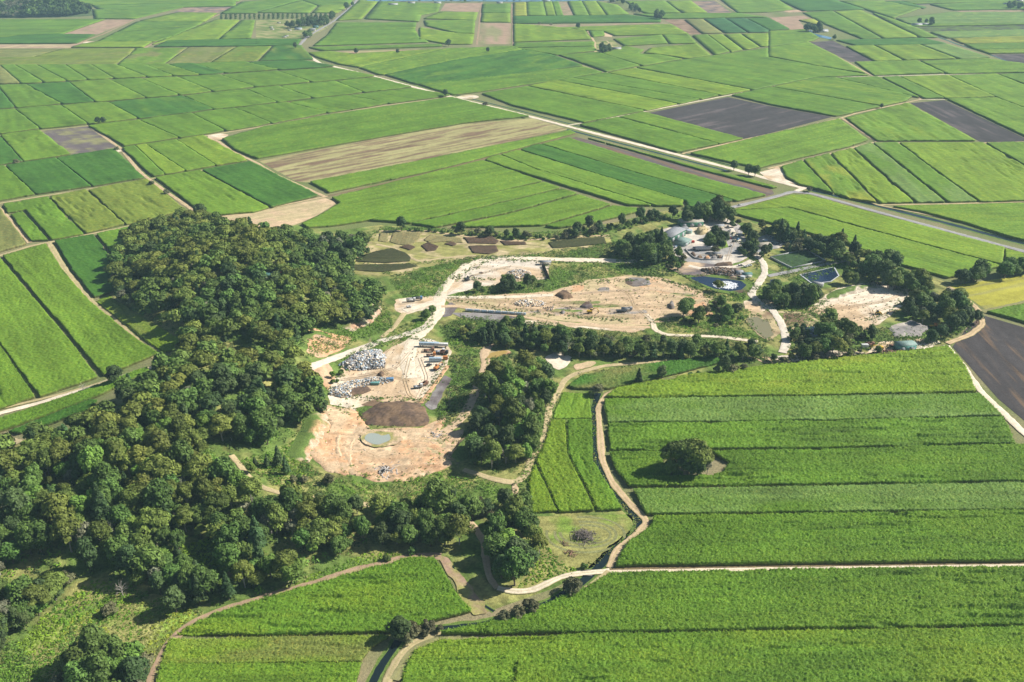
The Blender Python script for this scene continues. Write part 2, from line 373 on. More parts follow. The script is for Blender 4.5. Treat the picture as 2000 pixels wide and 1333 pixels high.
# ------------------------------------------------------------------ foliage
def leaf_quads(cen, nrm, size, r, flat=.35):
    """one small leafy quad at each point, facing roughly along NRM"""
    n = len(cen)
    nn = nrm + r.normal(0, flat, (n, 3)); nn /= np.linalg.norm(nn, axis=1)[:, None] + 1e-9
    a = np.cross(nn, r.normal(0, 1, (n, 3))); a /= np.linalg.norm(a, axis=1)[:, None] + 1e-9
    b = np.cross(nn, a); s = size * (.6 + .8 * r.random((n, 1)))
    a, b = a * s, b * s * .7
    v = np.stack([cen - a - b * .4, cen + b - a * .2, cen + a + b * .3, cen - b + a * .25], 1).reshape(-1, 3)
    return v, np.arange(4 * n).reshape(n, 4)
def blob_crown(seed, W, H, base, nb, nl, leaf, style='dome'):
    r = np.random.default_rng(seed); cs, ns, tn = [], [], []
    for k in range(nb):
        if style == 'cone':
            f = (k + .5) / nb; rad = (1 - f) ** .8 * W / 2; th = k * 2.4 + r.random(); c = np.array([math.cos(th) * rad * .6, math.sin(th) * rad * .6, base + H * f]); br = np.array([.3 * W * (1.15 - f), .3 * W * (1.15 - f), H * .14])
        elif style == 'round':
            th, ph = k * 2.4 + r.random() * .6, math.acos(1 - 1.75 * (k + .5) / nb); c = np.array([math.cos(th) * math.sin(ph) * W * .33, math.sin(th) * math.sin(ph) * W * .33, base + H * .5 + math.cos(ph) * H * .34]) + r.normal(0, .045, 3) * (W, W, H); br = np.array([.24 * W, .24 * W, .20 * H]) * (.5 + .8 * r.random())
        else:
            th = k * 2.4 + r.random() * .8; f = math.sqrt((k + .4) / nb); c = np.array([math.cos(th) * f * W * .37, math.sin(th) * f * W * .37, base + H * (.80 - .46 * f * f) + r.normal(0, .05) * H]); c[:2] += r.normal(0, .05, 2) * W; br = np.array([.21 * W, .21 * W, .17 * H]) * (.5 + .8 * r.random())
        m = max(8, int(nl / nb)); d = r.normal(0, 1, (m, 3)); d /= np.linalg.norm(d, axis=1)[:, None]; d[:, 2] = np.where(d[:, 2] < -.25, -d[:, 2] * .8, d[:, 2])
        lump = .82 + .3 * vn(d[:, 0] * 2 + k, d[:, 1] * 2 + d[:, 2], .6, seed + k)
        cs.append(c + d * br * (lump * (.78 + .28 * r.random(m)))[:, None]); ns.append(d + np.array([0, 0, .25])); tn.append(np.full(m, .78 + .44 * r.random()))
    cs, ns, tn = np.concatenate(cs), np.concatenate(ns), np.concatenate(tn)
    v, f = leaf_quads(cs, ns, leaf, r); t = np.repeat(tn * (.82 + .36 * r.random(len(tn))), 4)
    return v, f, t
def tube(pts, rad, k=6):
    pts = np.asarray(pts, float); n = len(pts); v = []
    for i in range(n):
        d = pts[min(i + 1, n - 1)] - pts[max(i - 1, 0)]; d /= np.linalg.norm(d) + 1e-9
        a = np.cross(d, (0.31, .95, .05)); a /= np.linalg.norm(a) + 1e-9; b = np.cross(d, a)
        for j in range(k):
            t = 2 * math.pi * j / k; v.append(pts[i] + rad[i] * (a * math.cos(t) + b * math.sin(t)))
    f = [(i * k + j, i * k + (j + 1) % k, (i + 1) * k + (j + 1) % k, (i + 1) * k + j) for i in range(n - 1) for j in range(k)]
    return np.array(v), np.array(f)
def join(parts):
    V, Fq, o = [], [], 0
    for v, f in parts: V.append(v); Fq.append(np.asarray(f) + o); o += len(v)
    return np.concatenate(V), np.concatenate(Fq)
def trunk_mesh(seed, H, W, base, rad):
    r = np.random.default_rng(seed); top = base + H * .55; b = r.normal(0, .3, 2)
    P = [tube([(0, 0, -.6), (b[0] * .4, b[1] * .4, base * .5), (b[0], b[1], base + .1 * H), (b[0] * .6, b[1] * .6, top)], [rad * 1.3, rad, rad * .75, rad * .3])]
    for k in range(5):
        th = k * 1.256 + r.random(); z0 = base * (.75 + .25 * r.random())
        P.append(tube([(b[0] * .8, b[1] * .8, z0), (math.cos(th) * W * .16, math.sin(th) * W * .16, base + H * .22), (math.cos(th) * W * .32, math.sin(th) * W * .32, base + H * .45)], [rad * .5, rad * .35, rad * .12], 5))
    return join(P)
LEAFCOL = {'olive': (.150, .192, .036), 'mid': (.108, .180, .036), 'bright': (.145, .265, .042), 'dark': (.068, .112, .033), 'grey': (.20, .215, .13), 'teal': (.074, .135, .044), 'dusty': (.15, .16, .075)}
PROTO = {}
def proto(key, col, W, H, base, nb, nl, leaf, style='dome', rad=.35, bark=None, n=3):
    """crown and trunk meshes for a kind of tree, N shapes of each; the trees themselves are objects that share them"""
    out = []
    for i in range(n):
        s = (sum(map(ord, key)) * 31 + i * 97) % 100003
        v, f, t = blob_crown(s, W, H, base, nb + (i % 3), nl, leaf, style); c = np.array(LEAFCOL[col]) * t[:, None] * np.array([1 + .07 * math.sin(i * 2.1), 1, 1])
        oc = mesh_obj('crown', v, f, M_LEAF, c); tv, tf = trunk_mesh(s, H, W, base, rad); ot = mesh_obj('trunk', tv, tf, bark or M_BARK, smooth=True)
        out.append((oc.data, ot.data, W, base + H)); bpy.data.objects.remove(oc); bpy.data.objects.remove(ot)
    PROTO[key] = out
proto('gum', 'olive', 13, 11.5, 4.2, 26, 4200, .56, 'dome', .38, M_PALEBARK, 4)
proto('rain', 'mid', 11, 13, 2.4, 26, 4000, .55, 'round', .4, None, 4)
proto('bright', 'bright', 9.5, 11.5, 2, 22, 3400, .55, 'round', .35, None, 2)
proto('dark', 'dark', 10, 12.3, 2.2, 22, 3400, .55, 'round', .35, None, 3)
proto('pine', 'teal', 7.5, 13, 2.5, 20, 2300, .55, 'cone', .3, None, 2)
proto('grey', 'grey', 8, 8, 3.5, 13, 1100, .5, 'dome', .25, M_PALEBARK, 2)
proto('dusty', 'dusty', 8, 6, 1.2, 14, 1500, .5, 'round', .2, None, 2)
proto('bush', 'mid', 4.6, 3.4, .2, 9, 620, .42, 'round', .12, None, 3)
def dead_tree(seed):
    r = np.random.default_rng(seed); P = [tube([(0, 0, -.5), (.2, 0, 4), (.1, .2, 8)], [.4, .3, .1])]
    for k in range(16):
        th = k * 2.4; z = 2.5 + .3 * k; L = 4.2 - .1 * k; e = np.array((math.cos(th) * L, math.sin(th) * L, z + 2.6))
        P.append(tube([(.1, 0, z), e * (.55, .55, 1) - (0, 0, .9), e], [.14, .08, .03], 4))
        for j in range(3): P.append(tube([e * (.6, .6, 1) - (0, 0, .8), e + r.normal(0, .9, 3)], [.05, .02], 3))
    o = mesh_obj('trunk', *join(P), M_PALEBARK); d = o.data; bpy.data.objects.remove(o); return d
DEAD = dead_tree(4)
def tree(name, kind, px, py, scale, label, cat='tree', group=None, xy=None, hs=1.0):
    x, y, z = at1(px, py) if xy is None else (*xy, float(hill(xy[0], xy[1])))
    e = empty(name, (x, y, z), rng.random() * 6.28, label=label, cat=cat, group=group)
    sc = (scale * rng.uniform(.86, 1.16), scale * rng.uniform(.86, 1.16), scale * hs); e.scale = sc
    if kind == 'dead':
        o = bpy.data.objects.new('trunk', DEAD); COL.objects.link(o); o.parent = e; return e
    P = PROTO[kind]; c, t, W, H = P[int(rng.integers(len(P)))]
    for nm, d in (('crown', c), ('trunk', t)):
        o = bpy.data.objects.new(nm, d); COL.objects.link(o); o.parent = e
    return e
def scatter(px_poly, spacing, holes=(), seed=1, jitter=.42, flat=False):
    """points of a jittered triangular lattice on the ground inside a pixel outline"""
    poly = (unproj if flat else at)(densify(px_poly, 25)); r = np.random.default_rng(seed); lo, hi = poly.min(0), poly.max(0)
    xs = np.arange(lo[0], hi[0], spacing); ys = np.arange(lo[1], hi[1], spacing * .87)
    gx, gy = np.meshgrid(xs, ys); gx = gx + (np.arange(len(ys)) % 2)[:, None] * spacing / 2
    x = gx.ravel() + r.uniform(-jitter, jitter, gx.size) * spacing; y = gy.ravel() + r.uniform(-jitter, jitter, gx.size) * spacing
    m = inside(x, y, poly)
    for h in holes: m &= ~inside(x, y, at(h))
    return np.stack([x[m], y[m]], 1)
def scrub(name, px_poly, spacing, size, cols, seed=1, holes=(), hmul=.8, nl=26, leaf=.34, kind='stuff', mat=None):
    """low bushes or rough grass that nobody could count: one mesh of leafy mounds"""
    p = scatter(px_poly, spacing, holes, seed); r = np.random.default_rng(seed + 1)
    if len(p) == 0: return
    n = len(p); s = size * (.45 + .9 * r.random(n) ** 1.5); z = hill(p[:, 0], p[:, 1])
    d = r.normal(0, 1, (n, nl, 3)); d /= np.linalg.norm(d, axis=2)[..., None]; d[..., 2] = np.abs(d[..., 2])
    cen = np.stack([p[:, 0], p[:, 1], z], 1)[:, None] + d * (s[:, None, None] * np.array((1, 1, hmul)) * (.75 + .35 * r.random((n, nl, 1))))
    v, f = leaf_quads(cen.reshape(-1, 3), (d + np.array((0, 0, .3))).reshape(-1, 3), leaf * np.repeat(np.clip(s / size, .6, 1.4), nl)[:, None], r, .45)
    cc = np.array([LEAFCOL.get(k, G.get(k, SOIL.get(k))) for k in cols]); pick = np.clip((fbm(p[:, 0], p[:, 1], 22, seed, 2) * 1.6 - .3 + .35 * (r.random(n) - .5)) * len(cols), 0, len(cols) - 1).astype(int)
    c = np.repeat(np.repeat(cc[pick] * (.75 + .5 * r.random((n, 1))), nl, 0) * (.8 + .4 * r.random((n * nl, 1))), 4, 0)
    return tag(mesh_obj(name, v, f, mat or M_SCRUB, c), kind=kind)
# ------------------------------------------------------------------ the cane plain: fields as outlines in photo pixels, laid out on the ground
def ln(L, x):                                           # y of a polyline at x
    a = np.asarray(L, float); return float(np.interp(x, a[:, 0], a[:, 1]))
def band(top, bot, cuts, tones, gx=3.0, gt=2.0, gb=2.5, **k):
    """fields side by side between two track lines; cuts = (x on the top line, x on the bottom line)"""
    for i, tone in enumerate(tones):
        if tone is None: continue
        (a, b), (c, d) = cuts[i], cuts[i + 1]; kk = dict(k)
        if isinstance(tone, tuple): kk.update(tone[1]); tone = tone[0]
        a, b, c, d = a + gx * .5, b + gx * .5, c - gx * .5, d - gx * .5
        tp = [(x, ln(top, x) + gt) for x in np.linspace(a, c, 4)]; bt = [(x, ln(bot, x) - gb) for x in np.linspace(d, b, 4)]
        cane(tp + bt, tone, rows=((a, tp[0][1]), (b, bt[-1][1])), **kk)
A0 = [(-60, 128), (330, 126), (500, 121), (620, 118)]
A1 = [(-60, 168), (50, 166), (230, 156), (380, 150), (500, 142), (660, 133)]
A2 = [(-60, 220), (30, 214), (112, 207), (207, 201), (350, 189), (500, 173), (740, 152)]
A3 = [(-60, 272), (77, 255), (172, 246), (272, 235), (417, 217), (500, 208), (610, 195), (810, 173)]
A4 = [(-60, 335), (45, 319), (140, 305), (235, 290), (350, 273), (500, 250), (640, 224), (750, 207), (880, 190)]
A5 = [(-60, 407), (0, 396), (70, 384), (180, 368), (290, 350), (390, 333), (490, 316)]
A6 = [(-60, 510), (0, 497), (60, 479), (100, 474), (240, 445), (310, 428)]
band(A0, A1, [(-60, -60), (0, 40), (30, 85), (72, 130), (128, 172), (178, 222), (228, 287), (283, 338), (328, 390), (378, 440), (480, 545), (595, 655)],
     ['o', 'm', 'e', 'm', 'e', 'e', 'm', 'e', 'd', 'm', 'd'])
band(A1, A2, [(-60, -60), (-5, 30), (52, 120), (135, 185), (215, 285), (276, 350), (347, 415), (430, 497), (542, 607), (655, 735)],
     ['d', ('m', dict(gaps=.08)), 'd', 'e', 'm', 'e', 'm', 'm', 'm'])
band(A2, A3, [(-60, -60), (30, 78), (120, 172), (212, 270), (357, 417), (480, 542), (545, 610), (655, 710), (735, 805)], ['m', 'm', 'e', ('d', dict(tone2='m')), 'm', 'm', 'm', 'm'])
band(A3, A4, [(-60, -60), (0, 45), (78, 140)], ['d', ('e', dict(gaps=.05))])
band(A3, A4, [(172, 242), (272, 350), (375, 440), (460, 530), (560, 640), (680, 760), (805, 880)], ['e', 'm', 'm', 'm', ('m', dict(gaps=.1)), 'm'])
band(A4, A5, [(-60, -60), (10, 70), (110, 180), (224, 282)], ['m', 'd', 'd'])
band(A4, A5, [(238, 297), (265, 322), (285, 362), (345, 422), (398, 485)], ['m', 'l', 'e', ('l', dict(gaps=.05))], gx=2)
band(A5, A6, [(-60, -60), (-6, 54)], ['o'])
cane([(22, 423), (44, 416), (95, 472), (62, 473)], 'm', rows=((44, 416), (95, 472)), gaps=.06)
cane([(6, 402), (93, 388), (163, 460), (102, 471), (50, 413), (15, 418)], 'm', rows=((95, 388), (165, 459)), gaps=.06)
cane([(98, 387), (168, 374), (243, 440), (168, 458)], 'w', rows=((98, 387), (168, 458)), gaps=.10)
cane([(173, 374), (288, 353), (362, 413), (300, 428), (248, 440)], 'w', rows=((173, 374), (248, 440)), gaps=.12)
cane([(305, 350), (390, 336), (524, 408), (496, 416), (410, 423), (388, 412)], 'e', rows=((392, 334), (527, 408)), gaps=.04)
cane([(395, 335), (490, 319), (621, 384), (530, 407)], 'd', rows=((392, 334), (527, 408)))
cane([(-60, 520), (0, 507), (132, 663), (192, 744), (78, 778), (-2, 668), (-60, 590)], 'e', rows=((0, 507), (132, 663)), amp=.5)
cane([(-60, 600), (0, 678), (68, 779), (0, 802), (-60, 822)], 'e', rows=((0, 678), (68, 779)), gaps=.05)
cane([(6, 503), (90, 480), (122, 530), (172, 588), (252, 661), (312, 706), (206, 741), (140, 660)], 'e', rows=((6, 503), (140, 660)), amp=.5)
cane([(108, 474), (183, 462), (222, 515), (250, 560), (222, 574), (184, 583), (142, 530)], 'd', rows=((108, 474), (180, 580)))
cane([(190, 460), (312, 434), (280, 470), (228, 508)], 'm')
cane([(-60, 838), (0, 822), (150, 778), (290, 736), (296, 745), (200, 790), (0, 848), (-60, 864)], 'm', rows=((0, 822), (300, 735)))
cane([(18, 852), (180, 801), (195, 808), (180, 830), (40, 858)], 'd', rows=((18, 850), (180, 800)))
cane([(188, 590), (215, 582), (290, 640), (356, 684), (345, 702), (322, 704), (262, 655)], 'l', h=1.2, gaps=.2, tone2='o')
# far left
cane([(-80, 98), (0, 97), (120, 96.5), (60, 112), (-80, 113)], 'o', h=.5, amp=.25); cane([(-80, 114), (60, 113), (250, 108), (225, 126), (0, 127), (-80, 127)], 'w', h=.6, amp=.25, tone2='o'); cane([(124, 96.5), (262, 95.5), (252, 107), (66, 111.5)], 'w', h=.6, tone2='o', amp=.25); cane([(266, 95.5), (365, 94), (318, 126), (230, 126), (256, 106)], 'e', h=.6, tone2='o', amp=.25)
cane([(368, 94), (460, 92), (408, 123), (322, 126)], 'o', h=.5, amp=.25, tone2='w'); cane([(464, 92), (530, 91.5), (500, 119), (412, 122)], 'w', h=.6, tone2='e', amp=.25); cane([(534, 91), (588, 90), (612, 117), (506, 119)], 'd', tone2='w', h=1)
patch('bare_patch_of_field', [(340, 123), (350, 118), (368, 119), (360, 123)], 'pink', 'brown', wob=2)
cane([(-80, 79), (10, 76), (60, 69), (186, 69), (150, 85), (-80, 86)], 'd')
cane([(-80, 40), (205, 39), (122, 67), (-80, 73)], 'm'); cane([(-80, 62), (30, 60), (100, 48), (190, 41), (122, 67), (-80, 77)], 'e', h=1.8)
cane([(268, 45), (398, 44), (388, 50), (228, 64)], 'm'); cane([(226, 66), (386, 52), (330, 75), (300, 82), (190, 83)], 'm')
cane([(160, 89), (190, 84), (298, 83), (280, 93), (140, 94)], 'l')
cane([(270, 43), (345, 27), (425, 27), (400, 43)], 'l'); cane([(185, 37), (265, 37), (330, 21), (360, 15), (280, 13), (182, 22)], 'm')
cane([(180, 12), (290, 10), (460, 4), (460, 13), (362, 14), (200, 22)], 'm'); cane([(-80, 2), (100, -10), (300, -6), (480, -6), (465, 3), (180, 10)], 'e')
cane([(430, 28), (472, 6), (600, -4), (585, 1), (500, 26)], 'm'); cane([(292, 90), (330, 76), (422, 41), (468, 41), (425, 78), (330, 80)], 'l')
cane([(428, 78), (472, 42), (498, 41), (490, 75)], 'e'); cane([(300, 93), (330, 82), (490, 79), (588, 78), (582, 88), (500, 90)], 'd')
# top centre
cane([(702, 3), (738, 5), (705, 38), (657, 41)], 'l'); cane([(740, 5), (860, 9), (855, 24), (823, 30), (818, 43), (712, 38)], 'e')
cane([(860, 26), (933, 26), (929, 40), (827, 38)], 'l'); cane([(828, 42), (928, 41), (926, 66), (890, 65), (832, 51)], 'e')
cane([(820, 56), (890, 68), (926, 69), (922, 87), (875, 87), (820, 78)], 'l'); cane([(657, 47), (813, 46), (810, 60), (818, 75), (838, 84), (612, 91), (640, 70)], 'm')
cane([(602, 94), (860, 89), (865, 92), (627, 99)], 'm'); cane([(943, 10), (997, 9), (996, 26), (941, 26)], 'm'); cane([(942, 28), (996, 28), (996, 44), (940, 44)], 'l')
cane([(587, 1), (688, 1), (685, 7), (622, 12)], 'm'); cane([(500, 26), (588, 3), (619, 13), (604, 26)], 'e'); cane([(610, 26), (624, 14), (686, 9), (660, 26)], 'l')
cane([(500, 80), (588, 78), (580, 87), (500, 87)], 'd')
cane([(602, 105), (640, 103), (690, 108), (850, 99), (868, 98), (700, 132), (662, 126), (618, 112)], 'l')
# fan of long fields beyond the pale road
cane([(702, 134), (872, 98), (1000, 93), (1020, 99), (890, 118), (750, 147), (738, 146)], 'e')
cane([(752, 148), (895, 119), (1022, 100), (1078, 110), (1138, 130), (1000, 146), (850, 165), (812, 165)], 'd', tone2='m')
cane([(818, 167), (1000, 148), (1138, 133), (1176, 143), (1090, 157), (1000, 170), (930, 181), (882, 186)], 'm', tone2='e')
cane([(942, 185), (1028, 172), (1258, 218), (1140, 240), (1002, 207)], 'm', rows=((942, 185), (1140, 240)))
cane([(1031, 170), (1086, 160), (1323, 205), (1262, 217)], 'l', rows=((1031, 170), (1262, 217))); cane([(1090, 159), (1116, 155), (1366, 196), (1328, 204)], 'm')
cane([(1120, 154), (1182, 145), (1404, 188), (1370, 195)], 'm'); cane([(1187, 144), (1238, 136), (1466, 178), (1408, 187)], 'l'); 
cane([(1243, 134), (1340, 119), (1500, 96), (1500, 114), (1600, 133), (1697, 149), (1590, 152), (1500, 170), (1472, 177)], 'm', tone2='e', rows=((1243, 134), (1472, 177)))
cane([(1502, 94), (1577, 84), (1632, 112), (1690, 145), (1600, 130), (1502, 111)], 'e', tone2='l')
cane([(1132, 246), (1205, 232), (1402, 283), (1322, 299)], 'm', rows=((1132, 246), (1322, 299))); cane([(1210, 231), (1256, 222), (1450, 273), (1405, 282)], 'e', rows=((1210, 231), (1405, 282)))
cane([(1430, 188), (1503, 173), (1718, 210), (1632, 228), (1505, 205)], 'm'); cane([(1508, 172), (1592, 155), (1630, 155), (1782, 190), (1768, 198), (1722, 208)], 'm', tone2='l'); cane([(1634, 154), (1714, 153), (1794, 192), (1786, 190)], 'm')
cane([(1724, 153), (1754, 152), (1843, 193), (1804, 193)], 'm'); cane([(1758, 152), (1850, 150), (1943, 191), (1847, 193)], 'l'); cane([(1854, 150), (1943, 147), (2060, 192), (2060, 235), (1948, 192)], 'e'); cane([(1948, 147), (2060, 144), (2060, 188)], 'm')
cane([(1849, 195), (1945, 194), (2060, 237), (2060, 290), (2000, 266)], 'e', gaps=.04); cane([(1652, 233), (1772, 204), (1906, 277), (1712, 276)], 'e', gaps=.12, tone2='l', rows=((1652, 233), (1712, 276)))
cane([(1348, 302), (1500, 266), (1638, 235), (1695, 276), (1655, 288), (1500, 325), (1485, 330), (1432, 320)], 'e', rows=((1348, 302), (1640, 235)))
K = dict(rows=((1760, 281), (1908, 397)), h=2.4)
cane([(1527, 328), (1565, 317), (1626, 380), (1592, 370), (1560, 362), (1535, 347)], 'm', tone2='l', **K); cane([(1570, 315), (1618, 304), (1710, 398), (1660, 390), (1632, 381)], 'e', gaps=.1, tone2='y', **K)
cane([(1623, 303), (1663, 293), (1706, 333), (1783, 398), (1719, 399)], 'l', gaps=.1, **K); cane([(1668, 292), (1700, 282), (1763, 333), (1844, 397), (1790, 398)], 's', tone2='m', **K)
cane([(1706, 282), (1752, 282), (1819, 333), (1906, 396), (1852, 397)], 'm', tone2='s', **K); cane([(1758, 282), (1918, 282), (2000, 329), (2060, 362), (2060, 393), (1913, 396), (1825, 333)], 'l', gaps=.06, **K)
cane([(1926, 282), (2060, 279), (2060, 357), (2000, 324)], 'e', **K)
cane([(1742, 406), (2060, 399), (2060, 488), (1960, 462), (1890, 440), (1800, 416)], 'e', tone2='l', rows=((1742, 410), (2000, 404)))
cane([(1428, 414), (1545, 384), (1578, 384), (1690, 416), (1840, 455), (1960, 488), (1958, 521), (1800, 479), (1620, 430), (1540, 408)], 'l', rows=((1540, 407), (1960, 525)))
cane([(1420, 416), (1538, 409), (1620, 432), (1800, 481), (1955, 523), (1900, 535), (1850, 546), (1760, 520), (1650, 478), (1540, 447), (1470, 430)], 'e', tone2='l', rows=((1540, 407), (1960, 525)))
cane([(1962, 490), (2060, 514), (2060, 516), (1965, 522)], 'l')
cane([(1928, 612), (2060, 585), (2060, 655), (2000, 632)], 'm')
# far right
for p, t in [([(1003, 7), (1027, 7), (1029, 31), (1003, 32)], 'y'), ([(1028, 6), (1060, 5), (1066, 31), (1030, 31)], 'e'), ([(1062, 6), (1077, 5), (1085, 31), (1068, 31)], 'l'),
             ([(1079, 5), (1090, 5), (1100, 31), (1087, 31)], 'm'), ([(1109, 4), (1135, 4), (1150, 31), (1122, 31)], 'e'), ([(1137, 4), (1163, 4), (1183, 30), (1152, 31)], 'l'), ([(1165, 4), (1205, 12), (1228, 29), (1186, 30)], 'e'),
             ([(1003, 34), (1230, 32), (1290, 39), (1290, 44), (1003, 47)], 'd'), ([(1003, 49), (1030, 51), (1140, 60), (1155, 78), (1004, 83)], 'l'), ([(1065, 56), (1310, 50), (1345, 68), (1200, 70), (1180, 62)], 'l'),
             ([(1004, 86), (1160, 84), (1160, 91), (1004, 94)], 'm'), ([(1004, 96), (1160, 94), (1165, 100), (1085, 108), (1020, 98)], 'm'), ([(1150, 62), (1178, 64), (1180, 71), (1157, 73)], 'm'), ([(1198, 78), (1292, 71), (1304, 86), (1220, 90)], 'e'),
             ([(1295, 70), (1344, 70), (1360, 86), (1308, 86)], 'e'), ([(1257, 105), (1270, 97), (1360, 88), (1388, 110), (1340, 115), (1290, 107)], 'l'), ([(1092, 109), (1168, 105), (1250, 130), (1185, 141)], 'm'), ([(1174, 106), (1220, 93), (1258, 99), (1247, 107), (1290, 110), (1332, 117), (1255, 129)], 'e'),
             ([(1337, 40), (1371, 40), (1410, 66), (1372, 66)], 'o'), ([(1375, 39), (1415, 38), (1458, 65), (1416, 65)], 'b'), ([(1419, 38), (1455, 38), (1500, 61), (1500, 64), (1462, 64)], 'b'), ([(1459, 38), (1500, 37), (1542, 58), (1502, 60)], 'd'),
             ([(1352, 71), (1380, 70), (1424, 102), (1396, 108)], 'e'), ([(1383, 70), (1410, 70), (1450, 99), (1428, 102)], 'l'), ([(1414, 69), (1445, 69), (1483, 94), (1455, 98)], 'l'), ([(1449, 68), (1500, 67), (1500, 91), (1488, 93)], 'l'),
             ([(1222, 4), (1298, 4), (1328, 26), (1260, 26), (1240, 16)], 'e'), ([(1301, 4), (1349, 4), (1381, 26), (1334, 26)], 'l'), ([(1402, -4), (1510, -4), (1550, 20), (1500, 24), (1440, 25)], 'e'), ([(1237, 29), (1438, 28), (1500, 35), (1300, 37)], 'm'),
             ([(1518, 0), (1622, 0), (1690, 20), (1568, 22)], 'd'), ([(1560, 41), (1588, 39), (1608, 51), (1600, 51)], 'y'), ([(1502, 63), (1572, 60), (1600, 75), (1588, 80), (1545, 86), (1502, 92)], 'e'), ([(1568, 26), (1625, 24), (1720, 76), (1685, 77), (1610, 47)], 'm'),
             ([(1630, 24), (1680, 22), (1793, 74), (1724, 75)], 'l'), ([(1697, 24), (1742, 39), (1800, 61), (1832, 75), (1797, 74)], 'e'), ([(1640, 3), (1725, 4), (1800, 17), (1745, 36), (1695, 20)], 'e'), ([(1727, 4), (1757, 4), (1810, 16), (1803, 17)], 'd'),
             ([(1748, 38), (1850, 27), (2060, 26), (2060, 46), (1775, 47)], 's'), ([(1785, 49), (2060, 47), (2060, 48), (1780, 53)], 'e'), ([(1815, 64), (2060, 58), (2060, 70), (1850, 75)], 's'), ([(1857, 77), (2060, 71), (2060, 83), (1880, 86)], 'y'),
             ([(1884, 88), (2060, 84), (2060, 96), (1905, 97)], 'm'), ([(1910, 99), (2060, 97), (2060, 103), (1930, 105)], 'l'), ([(1632, 80), (1800, 77), (1840, 86), (1850, 88), (1670, 89)], 'd'), ([(1652, 92), (1705, 91), (1760, 119), (1708, 120)], 'l'),
             ([(1709, 91), (1795, 90), (1866, 116), (1767, 118)], 'l'), ([(1800, 90), (1850, 89), (1933, 114), (1874, 116)], 's'), ([(1670, 123), (1790, 121), (1843, 144), (1707, 148)], 'e'), ([(1797, 121), (1925, 117), (2060, 136), (2060, 141), (1850, 145)], 'e'),
             ([(1815, 10), (1950, 5), (2060, 8), (2060, 18), (1860, 20)], 'm'), ([(1760, 3), (1950, -4), (2060, -4), (2060, 0), (1780, 8)], 'e')]:
    cane(p, t, amp=.4)
# between the pale road and the quarry
cane([(435, 274), (515, 251), (640, 228), (780, 208), (882, 193), (960, 213), (1033, 229), (905, 241), (735, 270), (502, 311), (458, 293)], 'm', tone2='e', rows=((502, 312), (905, 241)))
cane([(606, 358), (730, 335), (1000, 281), (1112, 258), (1124, 262), (1000, 295), (850, 334), (642, 378)], 'e', rows=((606, 358), (1000, 281)))
Q = dict(rows=((725, 420), (1060, 358)), h=2.5)
cane([(650, 389), (848, 340), (942, 317), (1057, 357), (900, 392), (720, 432), (600, 452), (590, 446), (665, 400)], 'e', **Q)
cane([(888, 396), (1062, 360), (1093, 370), (1000, 393), (800, 438), (722, 433)], 'e', **Q); cane([(1000, 397), (1098, 373), (1126, 381), (1000, 416), (850, 446), (805, 440)], 'm', **Q)
cane([(1003, 420), (1130, 384), (1192, 403), (1060, 443), (900, 447), (880, 446)], 'e', **Q); cane([(1065, 445), (1197, 406), (1262, 412), (1200, 428), (1150, 440), (1090, 448)], 'm', **Q)
Q = dict(rows=((1012, 295), (1337, 395)), h=2.5)
cane([(946, 314), (975, 306), (1044, 334), (1272, 404), (1228, 403), (1000, 333)], 'e', **Q); cane([(979, 305), (1012, 297), (1131, 334), (1333, 395), (1333, 405), (1280, 404), (1048, 333)], 'e', **Q)
cane([(1017, 295), (1054, 285), (1214, 334), (1431, 395), (1345, 407), (1338, 395), (1136, 333)], 'd', **Q); cane([(1058, 284), (1110, 273), (1310, 334), (1495, 384), (1437, 395), (1219, 333)], 'm', **Q)
cane([(1136, 268), (1300, 313), (1400, 337), (1520, 368), (1508, 369), (1364, 332)], 'e', h=1.9, **dict(rows=Q['rows']))
# near right
N = dict(rows=((1200, 960), (2000, 947)))
cane([(1184, 779), (1204, 763), (1330, 739), (1500, 718), (1700, 698), (1800, 687), (1850, 681), (1880, 712), (1905, 769), (1600, 776), (1200, 780)], 'l', h=2.6, amp=.8, thin=.10, tone2='y', mix=-.15, gaps=.05, **N)
cane([(1180, 785), (1600, 780), (1912, 774), (1955, 816), (1700, 823), (1400, 828), (1187, 829)], 's', h=2.6, amp=.8, thin=.10, tone2='m', mix=.1, **N)
cane([(1187, 833), (1500, 829), (1958, 820), (1982, 869), (1600, 879), (1192, 883)], 'm', h=2.6, amp=.8, thin=.10, gaps=.17, tone2='e', **N)
cane([(1190, 889), (1320, 887), (1290, 905), (1340, 935), (1410, 930), (1425, 908), (1390, 887), (1600, 884), (2060, 872), (2060, 942), (1600, 950), (1228, 953), (1205, 925)], 'm', h=2.6, amp=.8, thin=.10, gaps=.11, tone2='e', **N)
cane([(1237, 961), (1600, 956), (2060, 947), (2060, 999), (1600, 1004), (1262, 1008)], 's', h=2.4, amp=.6, mix=-.1, tone2='m', **N)
cane([(1277, 1015), (1600, 1010), (2060, 1002), (2060, 1099), (1600, 1104), (1203, 1110), (1227, 1066), (1270, 1036)], 'm', h=2.8, amp=.9, thin=.09, tone2='e', mix=.05, gaps=.035, **N)
N = dict(rows=((1000, 1242), (2000, 1227)))
cane([(1192, 1126), (1600, 1119), (2070, 1113), (2070, 1224), (1600, 1232), (1200, 1239), (858, 1243), (1000, 1213), (1130, 1162)], 'm', h=2.8, amp=.9, thin=.09, tone2='e', mix=.05, gaps=.035, **N)
cane([(1100, 1247), (1600, 1239), (2080, 1231), (2080, 1400), (1000, 1400), (1010, 1300)], 'm', h=2.6, amp=.9, tone2='l', mix=.0, gaps=.04, **N)
